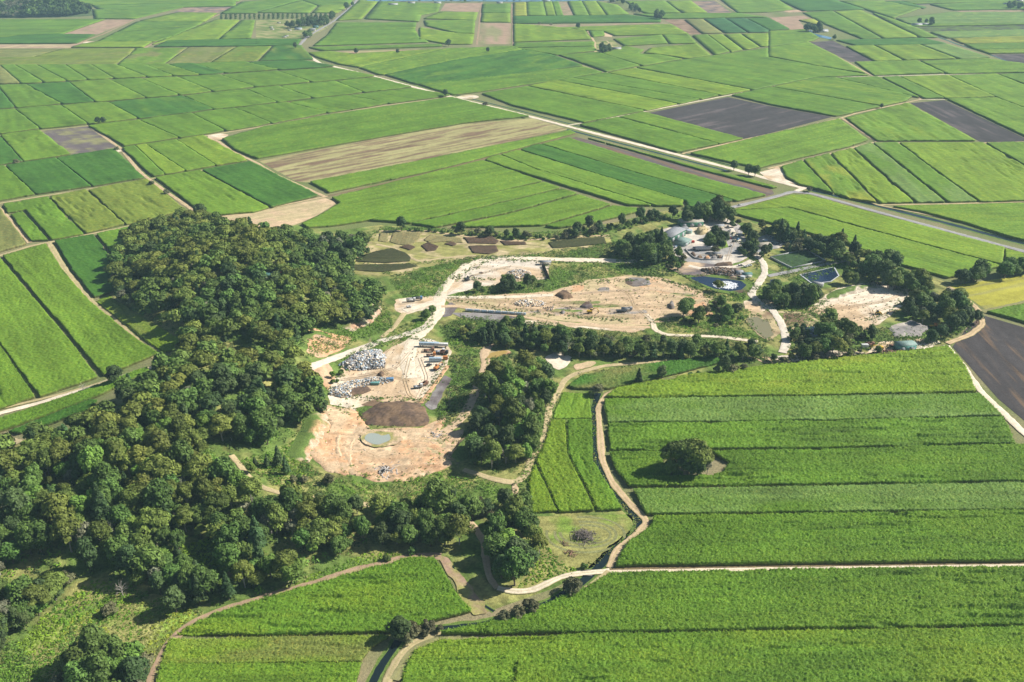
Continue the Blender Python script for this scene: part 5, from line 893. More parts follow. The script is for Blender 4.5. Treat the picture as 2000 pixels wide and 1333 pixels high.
def dozer(px, py, rz, label):
    e = spot('bulldozer', px, py, rz, label, 'bulldozer')
    for s in (-1, 1): part(e, 'track', boxv(-1.9, 1.7, s * 1.1 - .3, s * 1.1 + .3, 0, 1.1, .35, .02), TYRE, .2)
    part(e, 'body', boxv(-1.9, 1.9, -.75, .75, .7, 1.9, .15, .1), paint('yellow'), .1); part(e, 'cab', boxv(-1.2, .4, -.75, .75, 1.9, 3.1, .15, .1), GLASS); part(e, 'blade', [boxv(2.3, 2.55, -1.9, 1.9, .1, 1.4), boxv(.8, 2.3, -1.5, -1.3, .5, .8), boxv(.8, 2.3, 1.3, 1.5, .5, .8)], paint('yellow'))
def container(px, py, rz, col, label, L=6.0, h=2.6, name='shipping_container', cat='container', group=None, legs=False):
    e = spot(name, px, py, rz, label, cat, group)
    z0 = .9 if legs else .1
    part(e, 'body', boxv(-L / 2, L / 2, -1.22, 1.22, z0, z0 + h), pm('ribbed_' + col, PAINT[col], rough=.5, stripes=4), .03); part(e, 'door', [boxv(L / 2, L / 2 + .05, -1.15, -.03, z0 + .1, z0 + h - .1), boxv(L / 2, L / 2 + .05, .03, 1.15, z0 + .1, z0 + h - .1)], paint('silver'))
    if legs:
        for x in (-L * .3, -L * .42, L * .35):
            for y in (-1, 1): wheel(e, x, y, .48, .35)
    else: part(e, 'base_frame', [boxv(-L / 2, L / 2, s * 1.0 - .1, s * 1.0 + .1, -.1, z0) for s in (-1, 1)], paint('dark'))
    return e
CUBE = boxv(-.5, .5, -.5, .5, -.5, .5)
def chunks(pts, smin, smax, r, flat=.6, elong=1.0):
    n = len(pts); V0 = CUBE[0]; s = r.uniform(smin, smax, (n, 1, 1)) * np.stack([r.uniform(.6, 1.5, n) * elong, r.uniform(.5, 1.1, n), r.uniform(.35, 1, n) * flat], 1)[:, None]
    v = V0[None] * s * (1 + r.normal(0, .16, (n, 8, 3)))
    a, b = r.uniform(0, 6.28, n), r.normal(0, .5, n); ca, sa, cb, sb = np.cos(a), np.sin(a), np.cos(b), np.sin(b)
    x, y, z = v[..., 0], v[..., 1], v[..., 2]; y, z = y * cb[:, None] - z * sb[:, None], y * sb[:, None] + z * cb[:, None]; x, y = x * ca[:, None] - y * sa[:, None], x * sa[:, None] + y * ca[:, None]
    v = np.stack([x, y, z], 2) + pts[:, None]; f = CUBE[1][None] + 8 * np.arange(n)[:, None, None]
    return v.reshape(-1, 3), f.reshape(-1, 4)
def heap(name, px_poly, hgt, sp, smin, smax, cols, label, cat, seed, flat=.7, mound=None, elong=1.0, base='tan'):
    """a heap of loose pieces lying on a low mound of the same stuff"""
    poly = at(densify(px_poly, 12)); r = np.random.default_rng(seed); c = poly.mean(0); rad = np.hypot(*(poly - c).T).max()
    p = scatter(px_poly, sp, (), seed); _, d = snap(p, poly); z = hill(p[:, 0], p[:, 1]) + .3 + hgt * np.clip(d / (.45 * max(d.max(), .1)), 0, 1) ** .8 * (.75 + .4 * vn(p[:, 0], p[:, 1], 4, seed))
    v, f = chunks(np.c_[p, z], smin, smax, r, flat, elong); cc = np.array([SOIL.get(k, PAINT.get(k)) for k in cols])[r.integers(0, len(cols), len(p))] * r.uniform(.7, 1.25, (len(p), 1))
    e = empty(name, (0, 0, 0), label=label, cat=cat)
    mesh_obj('rubble' if 'rubble' in name else 'loose_pieces', v, f, M_ROCK, np.repeat(cc, 8, 0), parent=e)
    g = grid(poly, max(.8, sp * .8), 0, .8, 4, seed); gv, q, be = g; _, gd = snap(gv, poly)
    gz = hill(gv[:, 0], gv[:, 1]) + .12 + (hgt - .2) * np.clip(gd / (.45 * max(gd.max(), .1)), 0, 1) ** .8; gz[np.unique(be)] = hill(gv[np.unique(be), 0], gv[np.unique(be), 1]) - .1
    mesh_obj('mound', np.c_[gv, gz], q, M_SOIL, np.array(SOIL[mound or base]) * (.8 + .4 * r.random((len(gv), 1))), parent=e, smooth=True)
    return e
def mound(name, px_poly, hgt, soil, soil2, label, seed, rough=.5, top=.45):
    poly = at(densify(px_poly, 10)); g = grid(poly, .9, 0, .6, 4, seed); v, q, be = g; _, d = snap(v, poly); x, y = v.T
    z = hill(x, y) + .12 + hgt * np.clip(d / (top * max(d.max(), .1)), 0, 1) + rough * (fbm(x, y, 2.5, seed, 3) - .5) * 2; b = np.unique(be); z[b] = hill(x[b], y[b]) - .1
    m = np.clip((fbm(x, y, 5, seed + 3, 3) - .5) * 4 + .5, 0, 1)[:, None]; c = (np.array(SOIL[soil]) * (1 - m) + np.array(SOIL[soil2]) * m) * (.75 + .5 * np.random.default_rng(seed).random((len(v), 1)))
    return tag(mesh_obj(name, np.c_[v, z], q, M_SOIL, c), label, 'mound')
def logs(name, px, py, n, L, rad, spread, label, cat, seed, col=(.42, .38, .34), h=1.5, stray=.35):
    r = np.random.default_rng(seed); P = []
    for k in range(n):
        a = r.uniform(0, 6.28); d = np.array((math.cos(a), math.sin(a), r.normal(0, .16))); c = np.array((*r.normal(0, spread * .5, 2), 0)); c[2] = .25 + h * r.random() * max(0, 1 - np.hypot(c[0], c[1]) / spread)
        l = L * r.uniform(.4, 1.1); P.append(tube([c - d * l / 2, c + r.normal(0, .12, 3), c + d * l / 2], [rad * r.uniform(.5, 1.2), rad * .9, rad * .4], 5))
    x, y, z = at1(px, py); o = mesh_obj(name, *join(P), pm(name + '_wood', col, rough=.9, namt=.4, nscale=.6)); o.location = (x, y, z + .15)
    return tag(o, label, cat)

# the depot on the far side of the quarry
house('depot_shed', 1313, 467, 30, 13, 7, .9, 52, 'green', 'silver', 'long dark green depot shed with a grey roof', 'shed', 3, 0)
house('open_awning', 1333, 477, 13, 12, 4, .5, 52, 'palegreen', 'palegreen', 'low pale green roofed awning in front of the dark green shed', 'awning', 2, 0)
house('depot_shed', 1348, 441, 24, 12, 5.5, .8, 8, 'green', 'cream', 'wide pale roofed shed behind the yellow sand heap', 'shed', 3, 2); house('depot_office', 1382, 428, 12, 8, 3.6, 1.2, 8, 'cream', 'silver', 'small grey roofed office half hidden under the large trees', 'office', 1, 2)
house('depot_shed', 1488, 487, 16, 11, 4.4, 1.4, 15, 'green', 'cream', 'beige roofed shed with dark walls beside the access road', 'shed', 2, 0); house('pump_hut', 1458, 541, 8, 5, 3, .8, 8, 'white', 'teal', 'small hut with a bright green roof beside the aeration pond', 'hut', 1, 1)
house('site_hut', 1511, 554, 5, 4, 2.8, .7, 10, 'lightblue', 'lightblue', 'small pale blue hut at the bend of the concrete road', 'hut', 1, 1); house('pump_hut', 1597, 559, 9, 4.5, 2.8, .8, -30, 'white', 'white', 'small white hut below the rectangular pond', 'hut', 1, 1); house('site_shed', 1550, 570, 18, 8, 3.2, .9, 4, 'cream', 'white', 'white roofed shed inside the clump of trees south of the pond', 'shed', 1, 2)
house('farm_shed', 1766, 683, 14, 7.5, 5, .8, 8, 'teal', 'palegreen', 'pale green metal shed above the corner of the bright cane field', 'shed', 2, 0); house('forest_house', 460, 606, 15, 10, 4, 2.4, -25, 'white', 'tile', 'white house with an orange tiled roof inside the forest', 'house', 1, 3); house('forest_house', 524, 545, 14, 9, 3.6, 2, 10, 'cream', 'teal', 'house with a faded green roof between the forest trees', 'house', 1, 3); house('garden_shed', 549, 538, 6, 4, 2.6, 1.2, 0, 'white', 'red', 'tiny red roofed shed between forest trees', 'shed', 1, 0)
heap('sand_heap', [(1358, 452), (1372, 446), (1384, 452), (1376, 460), (1362, 460)], 4.5, 1.6, .4, .9, ['hay', 'straw'], 'yellow sand heap in front of the pale roofed depot shed', 'heap', 3, base='hay')
# bays of garden soil: a low concrete U with coloured heaps
def bays():
    x, y, z = at1(1340, 488); e = empty('soil_bays', (0, 0, 0), label='low concrete bay wall holding soil and bark in the depot yard', cat='retaining wall')
    L = at([(1338, 488), (1346, 498), (1356, 506), (1372, 509), (1410, 509), (1414, 500)]); P = []
    for a, b in zip(L[:-1], L[1:]):
        d = (b - a) / np.hypot(*(b - a)); n = np.array((-d[1], d[0])) * .3; v = np.array([(*(a - n), 0), (*(b - n), 0), (*(b + n), 0), (*(a + n), 0)] + [(*(a - n), 1.6), (*(b - n), 1.6), (*(b + n), 1.6), (*(a + n), 1.6)]); P.append((v, CUBE[1] * 1))
    part(e, 'wall', P, pm('bay_concrete', (.42, .41, .39), rough=.9))
bays()
for px, s, lb in [([(1348, 496), (1356, 494), (1360, 502), (1353, 503)], 'mulch', 'dark bark heap in the corner of the concrete bays'), ([(1360, 503), (1370, 501), (1374, 506), (1362, 506)], 'brown', 'brown soil heap in the concrete bays'), ([(1375, 503), (1386, 502), (1388, 507), (1376, 507)], 'orange', 'reddish gravel heap in the concrete bays'), ([(1389, 503), (1399, 502), (1400, 507), (1390, 507)], 'grey', 'grey gravel heap in the concrete bays'), ([(1401, 502), (1410, 501), (1410, 507), (1402, 507)], 'mulch', 'dark soil heap at the eastern end of the concrete bays')]:
    mound('soil_heap', px, 1.8, s, s, lb, len(lb), .25)
container(1378, 490, 4, 'white', 'long white trailer parked beside the concrete bays', 20, 2.6, 'parked_trailer', 'trailer', legs=True); truck(1361, 489, 4, 'dark', 'grey', 'dark tip truck in front of the long white trailer', 8)
for i, (x, y, rz, c) in enumerate([(1426, 452, 70, 'white'), (1431, 458, 60, 'dark'), (1437, 463, 75, 'silver'), (1425, 468, 20, 'red'), (1433, 474, 15, 'dark'), (1441, 470, 60, 'blue'), (1428, 482, 70, 'white'), (1421, 445, 60, 'silver')]):
    car(x, y, rz, c, {'white': 'white car parked in the depot access yard', 'dark': 'dark car parked in the depot access yard', 'silver': 'silver car parked in the depot access yard', 'red': 'red car parked in the depot access yard', 'blue': 'blue car parked in the depot access yard'}[c])
for i, (x, y, rz, c) in enumerate([(1504, 466, 10, 'white'), (1511, 468, 15, 'blue'), (1518, 470, 15, 'white'), (1525, 473, 15, 'white'), (1510, 475, 10, 'silver'), (1517, 477, 15, 'white'), (1500, 474, 10, 'white'), (1527, 480, 20, 'white')]):
    car(x, y, rz, c, {'white': 'white vehicle in the crowded parking area behind the boundary trees', 'blue': 'blue vehicle in the crowded parking area behind the boundary trees', 'silver': 'silver vehicle in the crowded parking area behind the boundary trees'}[c], ute=i % 2 == 0, group='vehicles in the parking area behind the boundary trees')
for x, y, rz, c, lb in [(1446, 521, 10, 'dark', 'dark utility parked below the concrete bays'), (1456, 523, 10, 'white', 'white utility parked at the road below the bays'), (1464, 521, 15, 'silver', 'silver utility parked nearest the access road bend'), (1319, 484, 60, 'blue', 'dark blue car in front of the pale green awning')]: car(x, y, rz, c, lb, True)
car(1444, 403, 25, 'white', 'white car driving on the sealed road beside the depot trees', name='moving_car', group=None); truck(1293, 477, 20, 'dark', 'dark', 'dark truck parked against the long green shed', 7); truck(1386, 476, 10, 'orange', 'orange', 'orange loader truck beside the yard trees', 5, flat=True)
container(1352, 475, 10, 'red', 'red metal bin beside the pale green awning', 4, 1.6, 'waste_bin', 'bin')
mound('bark_windrow', [(1392, 520), (1400, 516), (1430, 514), (1432, 520), (1405, 521)], 2.0, 'mulch', 'brown', 'dark ridge of bark on the lower yard', 61); heap('branch_heap', [(1365, 528), (1400, 524), (1440, 528), (1448, 536), (1430, 541), (1385, 537)], 2.2, 1.3, .4, 1.6, ['mulch', 'brown', 'grey'], 'long brown heap of branches above the aeration pond', 'heap', 62, .5, 'mulch', 2.0)
# square planted filter bed with concrete walls
def filter_bed():
    c = at([(1504, 505), (1574, 490), (1612, 512), (1546, 526)]); e = empty('filter_bed', (0, 0, 0), label='square concrete walled bed with green plants east of the depot', cat='filter bed'); P = []
    for a, b in zip(c, np.roll(c, -1, 0)):
        d = (b - a) / np.hypot(*(b - a)); n = np.array((-d[1], d[0])) * .35; P.append((np.array([(*(a - n), -.1), (*(b - n), -.1), (*(b + n), -.1), (*(a + n), -.1), (*(a - n), 1.9), (*(b - n), 1.9), (*(b + n), 1.9), (*(a + n), 1.9)]), CUBE[1] * 1))
    part(e, 'wall', P, pm('bed_concrete', (.5, .5, .47), rough=.85)); g = grid(c, 1.2, dirvec(c)); v, q, be = g; x, y = v.T
    mesh_obj('planting', np.c_[v, .9 + .5 * rng.random(len(v))], q, M_CANE, np.array((.06, .115, .04)) * (.7 + .6 * fbm(x, y, 5, 3)[:, None]), parent=e)
filter_bed()
def ring_ribbon(name, px, w_, z, mat, lab, cat):
    q = at(densify(px, 6)); c = q.mean(0); n = len(q); o = (q - c) * (1 + w_ / np.hypot(*(q - c).T).mean()) + c
    v = np.concatenate([np.c_[q, np.full(n, z)], np.c_[o, np.full(n, z)]]); f = np.array([(i, (i + 1) % n, n + (i + 1) % n, n + i) for i in range(n)]); tag(mesh_obj(name, v, f, mat), kind='structure')
ring_ribbon('pond_kerb', [(1564, 538), (1628, 523.5), (1637, 540), (1622, 551), (1587, 555)], 1.2, .12 + _z[0], pm('pond_lining', (.5, .52, .55)), '', '')
def aerator():
    x, y, z = at1(1421, 558); e = empty('pond_aerator', (x, y, POND_Z + .02), label='floating aerator churning white foam on the dark pond', cat='aerator')
    part(e, 'float', [boxv(-1.5, 1.5, -.25, .25, -.05, .35), boxv(-.25, .25, -1.5, -.25, -.05, .3), boxv(-.25, .25, .25, 1.5, -.05, .3)], paint('white')); part(e, 'motor', tube([(0, 0, .3), (0, 0, 1.1)], [.3, .25], 8), paint('blue'))
    r = np.random.default_rng(8); n = 900; a = r.uniform(0, 6.28, n); ring = r.choice([2.6, 5, 7.4], n, p=[.45, .2, .35]); rr = ring + r.normal(0, .7, n); s = r.uniform(.2, .75, n)
    c = np.stack([x + rr * np.cos(a), y + rr * np.sin(a) * 1.0, np.full(n, POND_Z + .05)], 1); v, f = leaf_quads(c, np.tile((0, 0, 1.0), (n, 1)), .6, r, .12); v[:, 2] = np.maximum(v[:, 2], POND_Z + .02); tag(mesh_obj('foam', v, f, foam_m), kind='stuff')
    n = 260; a = r.uniform(2.3, 4.0, n); rr = r.uniform(7, 13, n); c = np.stack([x + rr * np.cos(a), y + .8 * rr * np.sin(a), np.full(n, POND_Z + .05)], 1); v, f = leaf_quads(c, np.tile((0, 0, 1.0), (n, 1)), .4, r, .12); v[:, 2] = np.maximum(v[:, 2], POND_Z + .02); tag(mesh_obj('foam', v, f, foam_m), kind='stuff')
aerator()
# fill pad
excavator(1152, 613, 0, 'yellow green excavator on the fill pad beside the green verge'); truck(1224, 608, 5, 'grey', 'grey', 'grey screening truck with dark deck on the fill pad', 9); container(1214, 611, 3, 'dark', 'dark flat deck trailer beside the grey screening truck', 9, .8, 'flat_trailer', 'trailer', legs=True)
for px, hg, s, s2, lb in [([(1082, 578), (1096, 569), (1112, 572), (1122, 582), (1100, 586)], 2.8, 'mulch', 'brown', 'dark earth mound at the western end of the fill pad'), ([(1130, 602), (1140, 592), (1155, 593), (1160, 603), (1145, 605)], 2.4, 'mulch', 'purple', 'dark round mound behind the excavator'), ([(1303, 602), (1308, 592), (1316, 593), (1319, 602), (1312, 606)], 2.6, 'mulch', 'grey', 'small dark mound on the eastern fill pad'), ([(1360, 611), (1366, 608), (1370, 612), (1364, 615)], 1.4, 'mulch', 'mulch', 'tiny dark mound beside the orange soil'), ([(1092, 612), (1098, 607), (1105, 610), (1102, 616)], 1.3, 'grey', 'mulch', 'small grey mound on the edge of the fill pad')]: mound('earth_mound', px, hg, s, s2, lb, int(px[0][0]), .7)
heap('rubble_heap', [(1005, 594), (1015, 587), (1040, 586), (1066, 592), (1065, 600), (1040, 600), (1012, 600)], 1.6, 1.5, .5, 1.6, ['white', 'concrete', 'silver', 'white'], 'white rubble strewn along the western fill pad', 'rubble heap', 71, .6); heap('rubble_heap', [(1060, 603), (1080, 599), (1084, 606), (1068, 609)], .9, 1.5, .4, 1.2, ['grey', 'mulch'], 'low grey rubble east of the white strewn rubble', 'rubble heap', 72, .6)
for i in range(26):
    t = i / 25; x, y = 911 + 114 * t, 608.5 + 8 * t; e = spot('bulk_bag', x, y, rng.uniform(-15, 15), 'pale blue bulk bag in the straight row along the grey slope', 'bag', 'row of pale bags along the grey slope')
    v, f = boxv(-.95, .95, -.9, .9, 0, 1.7, .12, .12); v[:4] *= (1.06, 1.06, 1); o = part(e, 'sack', (v, f), paint('lightblue' if i % 3 else 'white'), .25); part(e, 'loop', [boxv(s * .6 - .08, s * .6 + .08, -.5, .5, 1.7, 1.95) for s in (-1, 1)], paint('white'))
# upper storage pad
truck(803, 590, 8, 'white', 'white', 'white tip truck parked on the pale pad below the forest edge', 8); truck(815, 587, 8, 'blue', 'dark', 'blue cab truck beside the white tip truck', 9); car(799, 602, 15, 'white', 'white utility on the pale pad in front of the trucks', True, group=None)
excavator(913, 549, 30, 'dark tracked machine working on the upper storage pad', 'dark', .8); mound('earth_mound', [(933, 534), (940, 531), (946, 534), (940, 537)], .7, 'brown', 'mulch', 'tiny brown mound on the upper storage pad', 5, .3)
heap('rubble_heap', [(985, 540), (995, 531), (1015, 528), (1035, 532), (1040, 542), (1020, 546), (995, 546)], 2.6, 1.4, .5, 1.5, ['concrete', 'silver', 'white', 'grey'], 'pale rubble heap on the upper pad behind the thin tree', 'rubble heap', 73, .7)
house('site_office', 1065, 517, 10, 4, 3, .4, 0, 'cream', 'silver', 'flat grey roofed cabin at the edge of the upper pad', 'cabin', 2, 1)
for i in range(12):
    y = 522 + i * 2.3; e = spot('tyre_stack', 1061 + i * .9, y, 0, 'black stack of tyres in the row at the eastern edge of the upper pad', 'tyre stack', 'row of black tyre stacks on the upper pad'); part(e, 'tyre', [tube([(a, b, z), (a, b, z + .32)], [.62, .62], 10) for a in (-.7, .7) for b in (-.7, .7) for z in (0, .36, .72, 1.08)], TYRE)
# lower pad
container(838, 678, -2, 'lightblue', 'long pale blue trailer on the lower pad beside the bushes', 15, 2.2, 'parked_trailer', 'trailer', legs=True); container(862, 679, -3, 'white', 'long white trailer behind the pale blue one', 10, 2.0, 'parked_trailer', 'trailer', legs=True); container(850, 707, 2, 'lightblue', 'pale blue shipping container on the lower pad', 9, 2.6); container(870, 703, 5, 'orange', 'short orange container at the edge of the lower pad', 3.5, 2.2)
truck(838, 688, 0, 'rust', 'rust', 'rusty truck in front of the long trailers', 8, flat=True); truck(842, 697, 5, 'orange', 'rust', 'rusty orange truck wreck on the lower pad', 7, flat=True); truck(860, 690, 10, 'white', 'silver', 'white truck wreck beside the rusty trucks', 7, flat=True); truck(868, 693, -10, 'dark', 'rust', 'dark wrecked truck at the edge of the machine yard', 6); excavator(853, 723, 60, 'small orange excavator below the pale blue container', 'orange', .7)
truck(817, 759, 10, 'white', 'silver', 'white flat truck standing alone on the lower pad', 6.5, flat=True); truck(828, 755, 40, 'rust', 'brown', 'brown tip truck beside the white flat truck', 6.5); car(838, 716, 20, 'dark', 'dark car parked next to the small orange excavator', group=None)
for i in range(9):
    x, y = 790 - (i % 3) * 1.5, 690 + i * 3.2; mound('gravel_tip', [(x - 2.2, y + .8), (x, y - 1), (x + 2.2, y), (x + 1, y + 1.4)], .8, 'tan', 'hay', 'small tipped gravel heap in the line across the lower pad', i, .2)['group'] = 'line of tipped gravel heaps'
heap('rubble_heap', [(662, 714), (690, 696), (720, 688), (745, 686), (753, 700), (751, 719), (730, 723), (700, 725), (680, 724)], 4.5, .95, .5, 1.6, ['silver', 'silver', 'white', 'grey', 'lightblue', 'silver', 'dark', 'white'], 'large grey heap of broken concrete and scrap on the lower pad', 'rubble heap', 74, .75, 'grey')
heap('rubble_heap', [(640, 772), (650, 760), (672, 750), (700, 744), (735, 738), (768, 742), (766, 748), (735, 752), (700, 758), (688, 772), (690, 778), (665, 778)], 2.4, .95, .4, 1.3, ['white', 'concrete', 'silver', 'lightblue', 'grey'], 'crescent shaped bank of pale rubble above the quarry pit', 'rubble heap', 75, .7); container(762, 745, 5, 'blue', 'battered blue tank lying on the rubble bank', 5, 1.8, 'scrap_tank', 'tank'); container(733, 752, 0, 'teal', 'green boat shaped skip at the end of the rubble bank', 6, 1.3, 'scrap_skip', 'skip')
mound('earth_mound', [(665, 772), (680, 760), (720, 755), (728, 764), (700, 774), (680, 778)], 1.6, 'brown', 'mulch', 'brown soil bank in front of the pale rubble crescent', 76, .6); mound('earth_mound', [(735, 735), (745, 726), (752, 730), (748, 738)], 2, 'mulch', 'rust' if False else 'brown', 'dark scrap mound behind the rubble crescent', 77, .8)
mound('mulch_mound', [(700, 812), (722, 797), (742, 785), (780, 783), (815, 786), (832, 797), (840, 820), (838, 832), (800, 835), (760, 833), (715, 832)], 4, 'mulch', 'brown', 'broad dark brown mulch mound above the quarry pit', 78, .5, .9)
logs('log_pile', 755, 922, 46, 7, .3, 6, 'pale grey log pile on the quarry floor', 'log pile', 81, (.46, .43, .40), 2.2); logs('brush_pile', 1140, 1050, 240, 4.5, .12, 5.5, 'grey brown brush pile inside the mown paddock', 'brush pile', 82, (.20, .17, .15), 4.2); logs('fallen_branches', 1113, 1082, 24, 4, .15, 3, 'small pile of brown branches west of the brush pile', 'log pile', 83, (.25, .15, .10), .8); logs('fallen_branches', 1105, 1062, 14, 3, .12, 2.2, 'tiny heap of sticks near the grove at the paddock', 'log pile', 84, (.2, .14, .1), .5)
logs('log_pile', 850, 852, 30, 4, .25, 6, 'scattered dark logs on the shaded edge of the quarry pit', 'log pile', 85, (.13, .10, .08), .8); logs('pit_debris', 1113, 603, 30, 2.5, .15, 5, 'scattered dark debris on the fill pad', 'debris', 86, (.12, .10, .09), .6)
# sand pit
dozer(1714, 615, 10, 'yellow bulldozer on the pale sand pit floor'); logs('pit_debris', 1704, 616, 12, 2.5, .3, 3, 'rusty scrap beside the bulldozer', 'debris', 87, (.35, .14, .08), .5); truck(1745, 678, 10, 'yellow', 'rust', 'yellow truck beside the pale green shed', 7, flat=True); container(1688, 680, 5, 'white', 'white box container on the yard west of the pale green shed', 5, 2.4); excavator(1718, 684, 180, 'yellow excavator beside the brown bark heap', 'yellow', .7); truck(1698, 677, 5, 'rust', 'rust', 'rusty tip truck behind the white box container', 7); truck(1822, 640, 5, 'orange', 'yellow', 'orange loader among the trees east of the gravel bank', 6, flat=True)
heap('bark_heap', [(1700, 691), (1735, 686), (1765, 686), (1768, 694), (1730, 699), (1702, 698)], 2, 1.3, .4, 1.3, ['brown', 'rust', 'mulch'], 'long brown bark heap along the edge of the bright cane field', 'heap', 91, .6, 'brown')
# quarry faces
def rock_face(px, hts, seed, c1, c2, depth=7, rough=2.4, GREEN=True):
    """an eroded cut: rises in gullies from the foot line and runs back into grass"""
    q = smooth_line(px, 1.2); n = len(q); d = np.gradient(q, axis=0); d /= np.hypot(d[:, 0], d[:, 1])[:, None]; nr = np.stack([-d[:, 1], d[:, 0]], 1); m = 12; H = np.interp(np.linspace(0, 1, n), np.linspace(0, 1, len(hts)), hts)
    V, C = [], []; s = np.arange(n) * 1.2
    for j in range(m + 4):
        f = min(j, m) / m; back = max(0, j - m) / 3; off = depth * f ** .8 + (12 if GREEN else 5) * back
        gul = rough * (fbm(s, np.full(n, j * .35), 5, seed, 3) - .5) * 2 * math.sin(math.pi * min(1, f * .8 + .1))
        x, y = (q + nr * (off + gul)[:, None]).T
        z = hill(x, y) - .3 + H * (f ** .9 + .22 * (fbm(s, np.full(n, j * .9), 3.5, seed + 4, 3) - .5)) * (1 - back) - back * .6
        V.append(np.stack([x, y, z], 1)); t = np.clip((fbm(s, np.full(n, j * 1.1), 6, seed, 3) - .5) * 5 + .5, 0, 1)[:, None]; g = np.clip((f - .55 + (vn(s, s * 0 + j, 4, seed + 8) - .5) * .9) * 3, 0, 1)[:, None] if j <= m else np.ones((n, 1))
        C.append(((np.array(c1) * (1 - t) + np.array(c2) * t) * (1 - g) + np.array(SOIL['green' if GREEN else 'tan']) * g) * (.85 + .3 * rng.random((n, 1))))
    i = (np.arange(m + 3)[:, None] * n + np.arange(n - 1)).ravel(); f = np.stack([i, i + 1, i + n + 1, i + n], 1)
    tag(mesh_obj('quarry_face', np.concatenate(V), f, M_ROCK, np.concatenate(C)), kind='structure')
rock_face([(690, 650), (708, 640), (728, 632), (742, 615), (750, 598)], [1, 6, 9, 9, 1], 3, (.50, .40, .29), (.46, .29, .18)); rock_face([(606, 668), (625, 662), (650, 664)], [.5, 3, .5], 4, (.52, .34, .2), (.46, .33, .22), 4); rock_face([(618, 905), (614, 888), (634, 862), (646, 840), (646, 815), (640, 795)], [.4, 3, 4, 4.5, 4, .4], 5, (.56, .43, .30), (.52, .31, .17), 8)
rock_face([(1625, 590), (1660, 578), (1700, 568), (1722, 566)], [.4, 4, 5, .4], 6, (.58, .5, .4), (.5, .42, .32), 5); rock_face([(906, 848), (893, 868), (880, 885), (868, 900)], [.4, 4, 4, .4], 7, (.46, .3, .18), (.40, .27, .17), 4)
# terraces planted in rows
G['plot'] = (.080, .088, .034); G['heather'] = (.125, .085, .055); G['rowtan'] = (.30, .27, .12)
for p, t, rw in [([(694, 512), (705, 501), (735, 492), (765, 486), (790, 494), (803, 504), (800, 511), (752, 515)], 'plot', ((694, 512), (800, 511))), ([(692, 519), (800, 516), (816, 521), (780, 528), (750, 532), (690, 530)], 'plot', ((694, 519), (800, 518))), ([(780, 484), (795, 479), (812, 484), (800, 490)], 'heather', None), ([(822, 482), (835, 475), (858, 482), (850, 490), (835, 492)], 'heather', None), ([(868, 478), (880, 473), (892, 477), (885, 482)], 'heather', None), ([(905, 466), (960, 463), (975, 472), (968, 478), (915, 476)], 'heather', ((905, 466), (968, 466))), ([(915, 483), (968, 480), (974, 492), (955, 498), (925, 495)], 'heather', ((915, 483), (968, 480))), ([(975, 472), (1025, 474), (1028, 479), (985, 480)], 'heather', None), ([(1070, 475), (1110, 468), (1180, 464), (1185, 477), (1110, 484), (1080, 486)], 'plot', ((1070, 476), (1180, 466)))]:
    cane(p, t, h=.9, rows=rw, amp=.35, thin=.35, name='planted_bed')
for p, rw in [([(738, 472), (742, 456), (760, 455), (758, 474)], ((740, 472), (746, 456))), ([(762, 474), (768, 455), (825, 455), (815, 472), (800, 480), (775, 478)], ((790, 478), (800, 455))), ([(828, 470), (840, 459), (900, 466), (905, 476), (870, 472), (840, 476)], ((830, 472), (860, 462)))]: cane(p, 'rowtan', h=.7, rows=rw, amp=.3, thin=.75, name='planted_bed')
# culvert over the drain
x, y, z = at1(1146, 1121); e = empty('culvert_bridge', (x, y, .1), R(6), label='small concrete culvert carrying the pale road over the drain', cat='culvert'); part(e, 'deck', boxv(-2.4, 2.4, -1.7, 1.7, -.2, .34), pm('culvert_concrete', (.27, .25, .22))); part(e, 'headwall', boxv(-2.4, 2.4, -2.0, -1.7, -.3, .7), pm('culvert_dark', (.2, .18, .17))); part(e, 'headwall', boxv(-2.4, 2.4, 1.7, 2.0, -.3, .7), pm('culvert_dark', (.2, .18, .17)))
